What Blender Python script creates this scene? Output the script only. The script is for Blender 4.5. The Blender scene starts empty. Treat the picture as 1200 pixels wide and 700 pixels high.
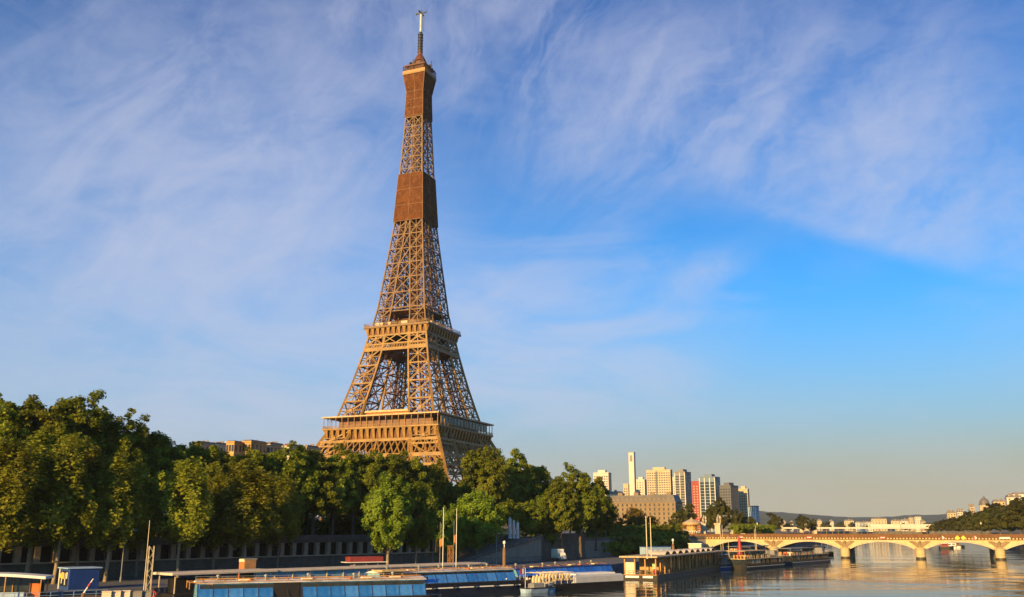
import bpy, bmesh, math, random
from mathutils import Vector, Matrix
R = math.radians
sc = bpy.context.scene
COL = sc.collection
# ---------------------------------------------------------------- camera
F, PITCH, HC = 1110.0, R(13.69), 12.5
cam_d = bpy.data.cameras.new('camera'); cam = bpy.data.objects.new('camera', cam_d); COL.objects.link(cam)
cam_d.sensor_width = 36.0; cam_d.lens = 36.0 * F / 1200.0
cam_d.clip_start = 0.5; cam_d.clip_end = 40000
cam.location = (0, 0, HC); cam.rotation_euler = (R(90) + PITCH, 0, 0)
sc.camera = cam
# ---------------------------------------------------------------- sun, sky, exposure
SUN_AZ, SUN_EL = math.atan2(-0.53, -0.85), R(14.0)         # the sun stands low behind the camera's left shoulder
SV = Vector((math.sin(SUN_AZ) * math.cos(SUN_EL), math.cos(SUN_AZ) * math.cos(SUN_EL), math.sin(SUN_EL)))
sun_d = bpy.data.lights.new('sun', 'SUN'); sun_d.energy = 5.0; sun_d.angle = R(0.5); sun_d.color = (1.0, 0.63, 0.21)
sun = bpy.data.objects.new('sun', sun_d); COL.objects.link(sun)
sun.rotation_euler = SV.to_track_quat('Z', 'Y').to_euler()
sc.view_settings.view_transform = 'Standard'; sc.view_settings.look = 'None'
sc.view_settings.gamma = 1.0; sc.view_settings.exposure = 0.9; sc.view_settings.use_curve_mapping = False
sc.cycles.use_denoising = True
sc.cycles.max_bounces = 6; sc.cycles.diffuse_bounces = 2; sc.cycles.glossy_bounces = 3
sc.cycles.transmission_bounces = 4; sc.cycles.volume_bounces = 0; sc.cycles.transparent_max_bounces = 8
sc.cycles.caustics_reflective = False; sc.cycles.caustics_refractive = False

class NT:
    def __init__(s, tree): s.t = tree; s.n = tree.nodes; s.l = tree.links
    def new(s, typ, **kw):
        n = s.n.new(typ)
        for k, v in kw.items(): setattr(n, k, v)
        return n
    def put(s, sock, v):
        if hasattr(v, 'is_output'): s.l.new(v, sock)
        elif v is not None: sock.default_value = v
    def m(s, op, a, b=None, c=None, clamp=False):
        n = s.new('ShaderNodeMath', operation=op, use_clamp=clamp)
        for i, v in enumerate((a, b, c)):
            if v is not None: s.put(n.inputs[i], v)
        return n.outputs[0]
    def vm(s, op, a, b=None):
        n = s.new('ShaderNodeVectorMath', operation=op)
        s.put(n.inputs[0], a)
        if b is not None: s.put(n.inputs[1], b)
        return n.outputs[0]
    def mix(s, f, a, b, blend='MIX'):
        n = s.new('ShaderNodeMix', data_type='RGBA', blend_type=blend)
        s.put(n.inputs[0], f); s.put(n.inputs[6], a); s.put(n.inputs[7], b)
        return n.outputs[2]
    def ramp(s, v, a, b, smooth=True):
        n = s.new('ShaderNodeMapRange'); n.interpolation_type = 'SMOOTHSTEP' if smooth else 'LINEAR'
        s.put(n.inputs[0], v); n.inputs[1].default_value = a; n.inputs[2].default_value = b
        return n.outputs[0]
    def noise(s, vec, scale, detail=4, rough=0.55, dist=0.0, dim='3D'):
        n = s.new('ShaderNodeTexNoise', noise_dimensions=dim)
        if vec is not None: s.put(n.inputs['Vector'], vec)
        n.inputs['Scale'].default_value = scale; n.inputs['Detail'].default_value = detail
        n.inputs['Roughness'].default_value = rough; n.inputs['Distortion'].default_value = dist
        return n.outputs[0]
    def xyz(s, x, y, z=0.0):
        n = s.new('ShaderNodeCombineXYZ'); s.put(n.inputs[0], x); s.put(n.inputs[1], y); s.put(n.inputs[2], z)
        return n.outputs[0]

world = bpy.data.worlds.new('World'); sc.world = world; world.use_nodes = True
T = NT(world.node_tree); T.n.clear()
sky = T.new('ShaderNodeTexSky', sky_type='NISHITA', sun_disc=False)
sky.sun_elevation = SUN_EL; sky.sun_rotation = SUN_AZ
sky.altitude = 50; sky.air_density = 1.0; sky.dust_density = 1.6; sky.ozone_density = 3.0
dirv = T.new('ShaderNodeTexCoord').outputs['Generated']
sep = T.new('ShaderNodeSeparateXYZ'); T.l.new(dirv, sep.inputs[0])
AZ = T.m('MULTIPLY', T.m('ARCTAN2', sep.outputs[0], sep.outputs[1]), 57.29578)
EL = T.m('MULTIPLY', T.m('ARCSINE', sep.outputs[2]), 57.29578)
def streak(angle, ax, ay, seed, detail=7, rough=0.6, dist=0.6):
    """cirrus fibres: noise over the sky's azimuth and elevation, drawn out along one direction"""
    c, s = math.cos(R(angle)), math.sin(R(angle))
    p = T.m('ADD', T.m('MULTIPLY', AZ, c), T.m('MULTIPLY', EL, s))
    q = T.m('ADD', T.m('MULTIPLY', AZ, -s), T.m('MULTIPLY', EL, c))
    v = T.xyz(T.m('MULTIPLY', p, ax), T.m('MULTIPLY', q, ay), seed)
    return T.noise(v, 1.0, detail, rough, dist)
def blob(a0, e0, ra, re, angle=0, soft=0.1):
    c, s = math.cos(R(angle)), math.sin(R(angle))
    da, de = T.m('SUBTRACT', AZ, a0), T.m('SUBTRACT', EL, e0)
    p = T.m('DIVIDE', T.m('ADD', T.m('MULTIPLY', da, c), T.m('MULTIPLY', de, s)), ra)
    q = T.m('DIVIDE', T.m('ADD', T.m('MULTIPLY', da, -s), T.m('MULTIPLY', de, c)), re)
    d = T.m('SQRT', T.m('ADD', T.m('MULTIPLY', p, p), T.m('MULTIPLY', q, q)))
    return T.m('SUBTRACT', 1.0, T.ramp(d, soft, 1.0))
def madd(*xs):
    o = xs[0]
    for x in xs[1:]: o = T.m('ADD', o, x)
    return o
def fibres(a0, e0, kt, kr, seed, dist=0.6):
    """cirrus fibres spreading like a fan from one point of the sky"""
    da, de = T.m('SUBTRACT', AZ, a0), T.m('SUBTRACT', EL, e0)
    th = T.m('ARCTAN2', de, da); r = T.m('SQRT', T.m('ADD', T.m('MULTIPLY', da, da), T.m('MULTIPLY', de, de)))
    w = T.noise(T.xyz(T.m('MULTIPLY', AZ, 0.12), T.m('MULTIPLY', EL, 0.16), seed), 1.0, 4)
    return T.noise(T.xyz(T.m('MULTIPLY', T.m('ADD', th, T.m('MULTIPLY', w, 0.28)), kt), T.m('MULTIPLY', r, kr), seed), 1.0, 9, 0.62, dist)
veil = T.ramp(streak(10, 0.055, 0.15, 1.7, 8, 0.58, 0.8), 0.34, 0.70)
veil2 = T.ramp(streak(-6, 0.08, 0.22, 21.7, 8, 0.60, 0.9), 0.38, 0.72)
fib1 = T.ramp(fibres(-8, 10, 5.0, 0.075, 5.1, 0.4), 0.34, 0.74)
soft = T.ramp(T.noise(T.xyz(T.m('MULTIPLY', AZ, 0.10), T.m('MULTIPLY', EL, 0.16), 41.0), 1.0, 5, 0.55, 0.3), 0.34, 0.68)
fib2 = T.ramp(fibres(-6, 10, 9.0, 0.13, 9.4, 0.5), 0.36, 0.76)
tuft = T.ramp(streak(44, 0.13, 0.24, 13.2, 9, 0.64, 0.9), 0.38, 0.74)
curd = T.ramp(streak(30, 0.45, 0.60, 33.0, 6, 0.65, 0.6), 0.35, 0.75)
fan = blob(14, 24, 21, 9.0, 4)
edge = T.m('MULTIPLY', T.ramp(T.m('ADD', EL, T.m('MULTIPLY', AZ, 0.42)), 24.0, 25.6), blob(23, 18, 14, 11, -20))
left = blob(-20, 19, 22, 16, 25)
lowl = blob(-12, 10, 32, 12, 0)
topm = blob(-2, 30, 18, 8, -10)
wisp = blob(12.6, 15.4, 4.6, 1.7, 24)
mid = blob(3, 12, 14, 9, 0)
dens = madd(T.m('MULTIPLY', fan, madd(T.m('MULTIPLY', fib1, 0.40), T.m('MULTIPLY', fib2, 0.30), T.m('MULTIPLY', soft, 0.16))),
            T.m('MULTIPLY', edge, madd(T.m('MULTIPLY', fib1, 0.26), T.m('MULTIPLY', fib2, 0.24), T.m('MULTIPLY', curd, 0.16), T.m('MULTIPLY', soft, 0.12), 0.02)),
            T.m('MULTIPLY', left, madd(T.m('MULTIPLY', tuft, 0.40), T.m('MULTIPLY', soft, 0.22), T.m('MULTIPLY', veil, 0.30), T.m('MULTIPLY', curd, 0.12), 0.14)),
            T.m('MULTIPLY', lowl, madd(T.m('MULTIPLY', veil, 0.30), T.m('MULTIPLY', veil2, 0.30), 0.14)),
            T.m('MULTIPLY', topm, madd(T.m('MULTIPLY', fib2, 0.24), T.m('MULTIPLY', tuft, 0.20), T.m('MULTIPLY', soft, 0.15))),
            T.m('MULTIPLY', mid, madd(T.m('MULTIPLY', veil2, 0.30), T.m('MULTIPLY', fib1, 0.10))),
            T.m('MULTIPLY', wisp, madd(T.m('MULTIPLY', curd, 0.25), 0.20)),
            T.m('MULTIPLY', veil2, 0.08))
dens = T.m('MULTIPLY', dens, T.m('SUBTRACT', 1.0, T.m('MULTIPLY', blob(12.5, 17.4, 8.5, 2.8, -22), 0.75)))
dens = T.m('MULTIPLY', T.m('SUBTRACT', 1.0, T.m('EXPONENT', T.m('MULTIPLY', dens, -1.9))), 0.84)
hs = T.new('ShaderNodeHueSaturation'); hs.inputs['Saturation'].default_value = 1.18
T.l.new(sky.outputs[0], hs.inputs['Color'])
skyc = T.mix(1.0, hs.outputs[0], (0.20, 0.56, 0.75, 1), 'MULTIPLY')
skyc = T.mix(T.ramp(EL, 12.0, 40.0), skyc, T.mix(1.0, skyc, (0.40, 0.52, 0.68, 1), 'MULTIPLY'))
# thin dust near the horizon: lavender towards the left, warm grey towards the right
dust = T.mix(T.ramp(AZ, -26, 18), (1.60, 1.84, 2.28, 1), (1.66, 1.54, 1.22, 1))
skyc = T.mix(T.m('MULTIPLY', T.m('SUBTRACT', 1.0, T.ramp(EL, -1.0, 15.0)), 0.92), skyc, dust)
glow = T.mix(T.ramp(AZ, -24, 14), (1.70, 1.78, 1.95, 1), (1.90, 1.64, 1.00, 1))
skyc = T.mix(T.m('MULTIPLY', T.m('SUBTRACT', 1.0, T.ramp(EL, -0.5, 6.5)), 0.85), skyc, glow)
CLOUD = (2.12, 2.24, 2.80, 1)
skyc = T.mix(dens, skyc, CLOUD)
bg = T.new('ShaderNodeBackground'); T.l.new(skyc, bg.inputs[0]); bg.inputs[1].default_value = 0.15
wo_ = T.new('ShaderNodeOutputWorld'); T.l.new(bg.outputs[0], wo_.inputs[0])

# ---------------------------------------------------------------- materials
MATS = {}
def mat(name, col, rough=0.7, metal=0.0, var=0.18, vscale=0.6, bump=0.0, bscale=4.0, col2=None, spec=0.4, hue=None):
    """one procedural material: base colour broken up by two noises, optional bump"""
    if name in MATS: return MATS[name]
    m = bpy.data.materials.new(name); m.use_nodes = True; MATS[name] = m
    t = NT(m.node_tree); t.n.clear()
    p = t.new('ShaderNodeBsdfPrincipled'); o = t.new('ShaderNodeOutputMaterial'); t.l.new(p.outputs[0], o.inputs[0])
    co = t.new('ShaderNodeTexCoord').outputs['Object']
    a = t.noise(co, vscale, 5, 0.65); b = t.noise(co, vscale * 7.3, 3, 0.6)
    f = t.ramp(t.m('ADD', t.m('MULTIPLY', a, 0.65), t.m('MULTIPLY', b, 0.35)), 0.3, 0.7)
    c1 = (*[max(0, c * (1 - var)) for c in col], 1)
    c2 = (*(col2 if col2 else [min(1, c * (1 + var)) for c in col]), 1)
    t.l.new(t.mix(f, c1, c2), p.inputs['Base Color'])
    p.inputs['Roughness'].default_value = rough; p.inputs['Metallic'].default_value = metal
    p.inputs['Specular IOR Level'].default_value = spec
    if bump:
        bp = t.new('ShaderNodeBump'); bp.inputs['Strength'].default_value = bump; bp.inputs['Distance'].default_value = 0.1
        t.l.new(t.noise(co, bscale, 5, 0.6), bp.inputs['Height']); t.l.new(bp.outputs[0], p.inputs['Normal'])
    return m

def masonry(name, c1, c2, mortar, bw, bh, rough=0.85, var=0.6, bump=0.4):
    """coursed stone blocks with stains"""
    m = bpy.data.materials.new(name); m.use_nodes = True; MATS[name] = m
    t = NT(m.node_tree); t.n.clear()
    p = t.new('ShaderNodeBsdfPrincipled'); o = t.new('ShaderNodeOutputMaterial'); t.l.new(p.outputs[0], o.inputs[0])
    co = t.new('ShaderNodeTexCoord').outputs['Object']
    s = t.new('ShaderNodeSeparateXYZ'); t.l.new(co, s.inputs[0])
    g = t.new('ShaderNodeNewGeometry'); sn = t.new('ShaderNodeSeparateXYZ'); t.l.new(g.outputs['Normal'], sn.inputs[0])
    u = t.m('ADD', t.m('MULTIPLY', s.outputs[0], 1.0), t.m('MULTIPLY', s.outputs[1], 0.71))
    br = t.new('ShaderNodeTexBrick'); t.l.new(t.xyz(u, s.outputs[2], 0), br.inputs['Vector'])
    br.inputs['Scale'].default_value = 1.0; br.inputs['Brick Width'].default_value = bw; br.inputs['Row Height'].default_value = bh
    br.inputs['Mortar Size'].default_value = 0.03; br.inputs['Color1'].default_value = (*c1, 1); br.inputs['Color2'].default_value = (*c2, 1)
    br.inputs['Mortar'].default_value = (*mortar, 1)
    st = t.ramp(t.noise(t.xyz(t.m('MULTIPLY', u, 0.5), t.m('MULTIPLY', s.outputs[2], 0.14)), 1.0, 6, 0.65), 0.35, 0.75)
    t.l.new(t.mix(t.m('MULTIPLY', st, var), br.outputs[0], (*[c * 0.45 for c in c1], 1)), p.inputs['Base Color'])
    p.inputs['Roughness'].default_value = rough; p.inputs['Specular IOR Level'].default_value = 0.25
    bp = t.new('ShaderNodeBump'); bp.inputs['Strength'].default_value = bump; bp.inputs['Distance'].default_value = 0.05
    t.l.new(t.noise(co, 3.0, 5, 0.6), bp.inputs['Height']); t.l.new(bp.outputs[0], p.inputs['Normal'])
    return m

def leaf_mat(name, cols, trans=0.48):
    """foliage: each leaf clump (mesh island) takes one of three greens, with slower drift through the crown"""
    m = bpy.data.materials.new(name); m.use_nodes = True; MATS[name] = m
    t = NT(m.node_tree); t.n.clear()
    o = t.new('ShaderNodeOutputMaterial')
    g = t.new('ShaderNodeNewGeometry'); co = t.new('ShaderNodeTexCoord').outputs['Object']
    oi = t.new('ShaderNodeObjectInfo')
    f = t.m('ADD', t.m('MULTIPLY', g.outputs['Random Per Island'], 0.6), t.m('MULTIPLY', t.ramp(t.noise(co, 0.35, 3), 0.3, 0.7), 0.4))
    c = t.mix(t.ramp(f, 0.0, 0.55, False), (*cols[0], 1), (*cols[1], 1))
    c = t.mix(t.ramp(f, 0.5, 1.0, False), c, (*cols[2], 1))
    h = t.new('ShaderNodeHueSaturation'); t.l.new(c, h.inputs['Color'])
    t.l.new(t.m('ADD', 0.75, t.m('MULTIPLY', oi.outputs['Random'], 0.5)), h.inputs['Value'])
    t.l.new(t.m('ADD', 0.488, t.m('MULTIPLY', oi.outputs['Random'], 0.024)), h.inputs['Hue'])
    d = t.new('ShaderNodeBsdfPrincipled'); t.l.new(h.outputs[0], d.inputs['Base Color']); d.inputs['Roughness'].default_value = 0.65
    d.inputs['Specular IOR Level'].default_value = 0.15
    tr = t.new('ShaderNodeBsdfTranslucent'); t.l.new(h.outputs[0], tr.inputs[0])
    ms = t.new('ShaderNodeMixShader'); ms.inputs[0].default_value = trans
    t.l.new(d.outputs[0], ms.inputs[1]); t.l.new(tr.outputs[0], ms.inputs[2]); t.l.new(ms.outputs[0], o.inputs[0])
    return m

# ---------------------------------------------------------------- survey: pixel of the 1200x700 photo -> point of the place
CP, SP = math.cos(PITCH), math.sin(PITCH)
def at(px, py, Y):
    u = (350 - py) / F; k = Y / (CP - u * SP)
    return Vector(((px - 600) / F * k, Y, HC + (SP + u * CP) * k))
def on(px, py, z):
    u = (350 - py) / F; k = (z - HC) / (SP + u * CP)
    return Vector(((px - 600) / F * k, (CP - u * SP) * k, z))
def zat(py, Y): return at(600, py, Y).z
def xat(px, Y, py=620): return at(px, py, Y).x

# ---------------------------------------------------------------- mesh builder
class MB:
    def __init__(s): s.v = []; s.f = []; s.mi = []; s.cur = 0
    def add(s, vs, fs):
        k = len(s.v); s.v.extend([tuple(p) for p in vs]); s.f.extend([tuple(i + k for i in f) for f in fs]); s.mi.extend([s.cur] * len(fs)); return s
    def box(s, x0, x1, y0, y1, z0, z1):
        return s.add([(x0, y0, z0), (x1, y0, z0), (x1, y1, z0), (x0, y1, z0), (x0, y0, z1), (x1, y0, z1), (x1, y1, z1), (x0, y1, z1)],
                     [(0, 3, 2, 1), (4, 5, 6, 7), (0, 1, 5, 4), (1, 2, 6, 5), (2, 3, 7, 6), (3, 0, 4, 7)])
    def bev(s, x0, x1, y0, y1, z0, z1, b):
        """box with chamfered vertical and top edges"""
        def ring(i, z): return [(x0 + i + b, y0 + i, z), (x1 - i - b, y0 + i, z), (x1 - i, y0 + i + b, z), (x1 - i, y1 - i - b, z),
                                (x1 - i - b, y1 - i, z), (x0 + i + b, y1 - i, z), (x0 + i, y1 - i - b, z), (x0 + i, y0 + i + b, z)]
        vs = ring(0, z0) + ring(0, z1 - b) + ring(b, z1)
        fs = [tuple(range(7, -1, -1)), tuple(range(16, 24))]
        for k in (0, 8):
            for i in range(8): fs.append((k + i, k + (i + 1) % 8, k + 8 + (i + 1) % 8, k + 8 + i))
        return s.add(vs, fs)
    def bar(s, p, q, w, h=None, up=None):
        p, q = Vector(p), Vector(q); d = q - p
        if d.length < 1e-6: return s
        d.normalize(); u = Vector(up) if up else (Vector((0, 0, 1)) if abs(d.z) < 0.95 else Vector((1, 0, 0)))
        a = d.cross(u).normalized(); b = a.cross(d); h = h or w
        a *= w / 2; b *= h / 2
        vs = [p - a - b, p + a - b, p + a + b, p - a + b, q - a - b, q + a - b, q + a + b, q - a + b]
        return s.add(vs, [(0, 3, 2, 1), (4, 5, 6, 7), (0, 1, 5, 4), (1, 2, 6, 5), (2, 3, 7, 6), (3, 0, 4, 7)])
    def tube(s, pts, rad, n=6):
        pts = [Vector(p) for p in pts]; rs = rad if isinstance(rad, (list, tuple)) else [rad] * len(pts)
        vs = []; fs = []
        for i, p in enumerate(pts):
            d = (pts[min(i + 1, len(pts) - 1)] - pts[max(i - 1, 0)]).normalized()
            u = Vector((0, 0, 1)) if abs(d.z) < 0.9 else Vector((1, 0, 0))
            a = d.cross(u).normalized(); b = a.cross(d)
            for k in range(n):
                t = 2 * math.pi * k / n; vs.append(p + (a * math.cos(t) + b * math.sin(t)) * rs[i])
        for i in range(len(pts) - 1):
            for k in range(n): fs.append((i * n + k, i * n + (k + 1) % n, (i + 1) * n + (k + 1) % n, (i + 1) * n + k))
        fs.append(tuple(range(n - 1, -1, -1))); fs.append(tuple(range((len(pts) - 1) * n, len(pts) * n)))
        return s.add(vs, fs)
    def lathe(s, prof, n=16, c=(0, 0, 0)):
        vs = []; fs = []
        for r, z in prof:
            for k in range(n):
                t = 2 * math.pi * k / n; vs.append((c[0] + r * math.cos(t), c[1] + r * math.sin(t), c[2] + z))
        for i in range(len(prof) - 1):
            for k in range(n): fs.append((i * n + k, i * n + (k + 1) % n, (i + 1) * n + (k + 1) % n, (i + 1) * n + k))
        fs.append(tuple(range(n - 1, -1, -1))); fs.append(tuple(range((len(prof) - 1) * n, len(prof) * n)))
        return s.add(vs, fs)
    def prism(s, poly, z0, z1, top=None):
        n = len(poly); tp = top or poly
        vs = [(x, y, z0) for x, y in poly] + [(x, y, z1) for x, y in tp]
        fs = [tuple(range(n - 1, -1, -1)), tuple(range(n, 2 * n))] + [(i, (i + 1) % n, n + (i + 1) % n, n + i) for i in range(n)]
        return s.add(vs, fs)
    def slab(s, prof, y0, y1):
        """profile in x,z swept along y"""
        n = len(prof)
        vs = [(x, y0, z) for x, z in prof] + [(x, y1, z) for x, z in prof]
        fs = [tuple(range(n)), tuple(range(2 * n - 1, n - 1, -1))] + [(i, n + i, n + (i + 1) % n, (i + 1) % n) for i in range(n)]
        return s.add(vs, fs)
    def quad(s, a, b, c, d): return s.add([a, b, c, d], [(0, 1, 2, 3)])
    def sphere(s, c, r, n=10, m=6, sz=1.0):
        return s.lathe([(max(0.01, r * math.sin(math.pi * i / m)), -r * sz * math.cos(math.pi * i / m)) for i in range(m + 1)], n, c)
    def mesh(s, name, mats, smooth=False):
        me = bpy.data.meshes.new(name); me.from_pydata(s.v, [], s.f)
        mats = mats if isinstance(mats, (list, tuple)) else [mats]
        for m in mats: me.materials.append(m)
        if len(mats) > 1: me.polygons.foreach_set('material_index', s.mi)
        if smooth: me.polygons.foreach_set('use_smooth', [True] * len(me.polygons))
        me.update()
        bm = bmesh.new(); bm.from_mesh(me); bmesh.ops.recalc_face_normals(bm, faces=bm.faces); bm.to_mesh(me); bm.free()
        return me
    def build(s, name, mats, parent=None, loc=(0, 0, 0), rotz=0.0, smooth=False, label=None):
        o = bpy.data.objects.new(name, s.mesh(name, mats, smooth)); COL.objects.link(o)
        o.location = loc; o.rotation_euler = (0, 0, rotz)
        if parent: o.parent = parent
        if label: o['label'] = label
        return o
def tag(o, label=None, cat=None, group=None, kind=None):
    for k, v in (('label', label), ('category', cat), ('group', group), ('kind', kind)):
        if v: o[k] = v
    return o
def thing(name, label, cat, loc=(0, 0, 0), rotz=0.0, group=None):
    o = bpy.data.objects.new(name, None); COL.objects.link(o); o.empty_display_size = 0.5
    o.location = loc; o.rotation_euler = (0, 0, rotz)
    return tag(o, label, cat, group)
def place(me, name, parent=None, loc=(0, 0, 0), rotz=0.0, scale=None, label=None):
    o = bpy.data.objects.new(name, me); COL.objects.link(o); o.location = loc; o.rotation_euler = (0, 0, rotz)
    if scale: o.scale = scale
    if parent: o.parent = parent
    if label: o['label'] = label
    return o
def lerp(tab, h):
    for (a, x), (b, y) in zip(tab, tab[1:]):
        if h <= b: return x + (y - x) * (h - a) / (b - a)
    return tab[-1][1]

# ---------------------------------------------------------------- shared materials
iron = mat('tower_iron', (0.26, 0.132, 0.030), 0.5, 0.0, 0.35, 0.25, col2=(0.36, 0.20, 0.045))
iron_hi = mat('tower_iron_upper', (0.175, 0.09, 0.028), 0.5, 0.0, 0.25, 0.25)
iron_dark_shaded = mat('tower_iron_dark_shaded', (0.115, 0.038, 0.011), 0.6, 0.0, 0.3, 0.3)  # darker iron of summit and inner parts; inner shade put into the colour
roof_pale = mat('roof_pale', (0.66, 0.58, 0.46), 0.7, var=0.4, vscale=0.3, col2=(0.86, 0.83, 0.80))
kiosk_red_shaded = mat('kiosk_red_shaded', (0.20, 0.03, 0.03), 0.6)  # fascia red, darkened by the shade painted into it
seam = mat('netting_seam', (0.20, 0.10, 0.045), 0.8)
antenna_w = mat('antenna_white', (0.50, 0.49, 0.48), 0.5)
dark_metal = mat('dark_metal', (0.03, 0.03, 0.033), 0.5)
grey_metal = mat('grey_metal', (0.22, 0.22, 0.22), 0.45)
white_paint = mat('white_paint', (0.74, 0.72, 0.68), 0.5, var=0.08)
cream_paint = mat('cream_paint', (0.62, 0.52, 0.36), 0.6, var=0.15)
red_paint = mat('red_paint', (0.34, 0.03, 0.025), 0.5)
orange_paint = mat('orange_paint', (0.55, 0.14, 0.03), 0.6)
navy_paint = mat('navy_paint', (0.012, 0.018, 0.04), 0.35, var=0.3)
blue_paint = mat('blue_paint', (0.02, 0.06, 0.24), 0.5)
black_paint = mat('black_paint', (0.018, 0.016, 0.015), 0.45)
pale_blue = mat('pale_blue_paint', (0.30, 0.42, 0.58), 0.5)
wood = mat('weathered_wood', (0.20, 0.11, 0.055), 0.75, var=0.35, vscale=1.5)
gold_wood = mat('varnished_wood', (0.42, 0.20, 0.05), 0.5, var=0.3, vscale=1.0)
roof_beige = mat('roof_beige', (0.50, 0.36, 0.19), 0.7, var=0.35, vscale=0.8)
roof_cream = mat('roof_cream', (0.60, 0.50, 0.38), 0.6, var=0.15, vscale=0.5)
bronze = mat('bronze', (0.12, 0.10, 0.06), 0.5, 0.3)
stone_pale = mat('pale_stone', (0.46, 0.38, 0.26), 0.85, var=0.25, vscale=0.5, bump=0.2)
asphalt = mat('asphalt', (0.05, 0.05, 0.054), 0.9, var=0.25, vscale=0.4)
bark = mat('bark', (0.11, 0.08, 0.055), 0.9, var=0.45, vscale=1.2, bump=0.6, bscale=6)
bark_pale = mat('pale_bark', (0.26, 0.20, 0.13), 0.9, var=0.45, vscale=1.2, bump=0.6, bscale=6)
netting = masonry('safety_netting', (0.105, 0.036, 0.010), (0.155, 0.056, 0.016), (0.06, 0.022, 0.007), 2.6, 2.2, 0.95, 0.55, 0.8)
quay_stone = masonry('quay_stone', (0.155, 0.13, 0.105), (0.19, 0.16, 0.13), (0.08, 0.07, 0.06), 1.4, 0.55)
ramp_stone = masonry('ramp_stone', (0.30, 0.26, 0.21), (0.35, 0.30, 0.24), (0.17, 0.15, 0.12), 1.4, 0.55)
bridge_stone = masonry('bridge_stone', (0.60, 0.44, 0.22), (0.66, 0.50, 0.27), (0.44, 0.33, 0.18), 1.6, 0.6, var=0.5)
bridge_cornice = masonry('bridge_cornice_stone', (0.17, 0.08, 0.035), (0.21, 0.10, 0.045), (0.12, 0.07, 0.035), 1.2, 0.5, var=0.5)  # brown cornice tone, with shadow between the modillions put into the colour
leaf_dark = leaf_mat('plane_tree_leaves', [(0.095, 0.137, 0.011), (0.199, 0.237, 0.020), (0.360, 0.349, 0.034)])
leaf_light = leaf_mat('poplar_leaves', [(0.167, 0.193, 0.016), (0.283, 0.297, 0.028), (0.438, 0.412, 0.052)])
leaf_fresh = leaf_mat('young_plane_leaves', [(0.133, 0.200, 0.014), (0.218, 0.303, 0.029), (0.327, 0.399, 0.048)])
leaf_gold = leaf_mat('turning_leaves', [(0.09, 0.075, 0.012), (0.15, 0.11, 0.02), (0.20, 0.13, 0.025)])
leaf_far = leaf_mat('far_bank_leaves', [(0.052, 0.060, 0.011), (0.092, 0.092, 0.016), (0.138, 0.127, 0.023)])

def blue_glass(name, a, b, metal=0.55, rough=0.12):
    m = bpy.data.materials.new(name); m.use_nodes = True; MATS[name] = m
    t = NT(m.node_tree); p = t.n['Principled BSDF']
    co = t.new('ShaderNodeTexCoord').outputs['Object']; oi = t.new('ShaderNodeObjectInfo')
    f = t.ramp(t.m('ADD', t.noise(co, 0.9, 5, 0.65), t.m('MULTIPLY', t.m('SUBTRACT', oi.outputs['Random'], 0.5), 0.35)), 0.25, 0.8)
    t.l.new(t.mix(f, (*a, 1), (*b, 1)), p.inputs['Base Color'])
    p.inputs['Metallic'].default_value = metal; p.inputs['Roughness'].default_value = rough
    return m
glass_blue = blue_glass('blue_roof_glass', (0.03, 0.23, 0.62), (0.14, 0.46, 0.92))  # blue glass with the sky's reflection put into its colour
glass_teal = blue_glass('teal_side_glass', (0.12, 0.34, 0.50), (0.26, 0.52, 0.66), 0.15, 0.3)  # bright sky reflection painted into the pane colour
glass_dark = blue_glass('dark_window_glass', (0.02, 0.025, 0.03), (0.05, 0.06, 0.07), 0.3, 0.08)
glass_amber = mat('amber_interior', (0.30, 0.15, 0.04), 0.4, var=0.6, vscale=1.2, col2=(0.55, 0.32, 0.10))
# ================================================================ SETTING
TH = R(22.65)
TC = Vector((-57.5, 540.0, 8.0))                       # tower centre, ground level
AV = Vector((math.cos(TH), -math.sin(TH), 0)); BV = Vector((math.sin(TH), math.cos(TH), 0))   # along the bridge / downstream
def W(t, off=0.0): return (-104 + .61 * t - .79 * off, 198 + .79 * t + .61 * off)              # quay wall line, off = into the bank

def river_material():
    m = bpy.data.materials.new('river_water'); m.use_nodes = True
    t = NT(m.node_tree); p = t.n['Principled BSDF']
    p.inputs['Base Color'].default_value = (0.022, 0.034, 0.034, 1); p.inputs['Roughness'].default_value = 0.07
    p.inputs['IOR'].default_value = 1.33; p.inputs['Specular IOR Level'].default_value = 0.5
    co = t.new('ShaderNodeTexCoord').outputs['Object']
    mp = t.new('ShaderNodeMapping'); t.l.new(co, mp.inputs[0]); mp.inputs['Rotation'].default_value = (0, 0, R(20)); mp.inputs['Scale'].default_value = (0.55, 1.0, 1.0)
    n1 = t.noise(mp.outputs[0], 0.9, 3, 0.6, 0.4); n2 = t.noise(mp.outputs[0], 0.20, 4, 0.6, 0.8); n3 = t.noise(mp.outputs[0], 0.025, 4, 0.55, 0.6); n4 = t.noise(mp.outputs[0], 0.07, 3, 0.55, 0.5)
    calm = t.m('ADD', 0.35, t.m('MULTIPLY', t.ramp(n3, 0.38, 0.62), 0.65))
    h = t.m('MULTIPLY', calm, madd(t.m('MULTIPLY', n1, 0.55), t.m('MULTIPLY', n2, 1.7), t.m('MULTIPLY', n4, 2.2)))
    b = t.new('ShaderNodeBump'); b.inputs['Strength'].default_value = 0.8; b.inputs['Distance'].default_value = 0.5
    t.l.new(h, b.inputs['Height']); t.l.new(b.outputs[0], p.inputs['Normal'])
    return m
def madd2(t, a, b): return t.m('ADD', a, b)
b = MB(); b.quad((-3000, -2500, 0), (4000, -2500, 0), (4000, 1600, 0), (-3000, 1600, 0))
tag(b.build('river', river_material()), kind='structure')

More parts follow.
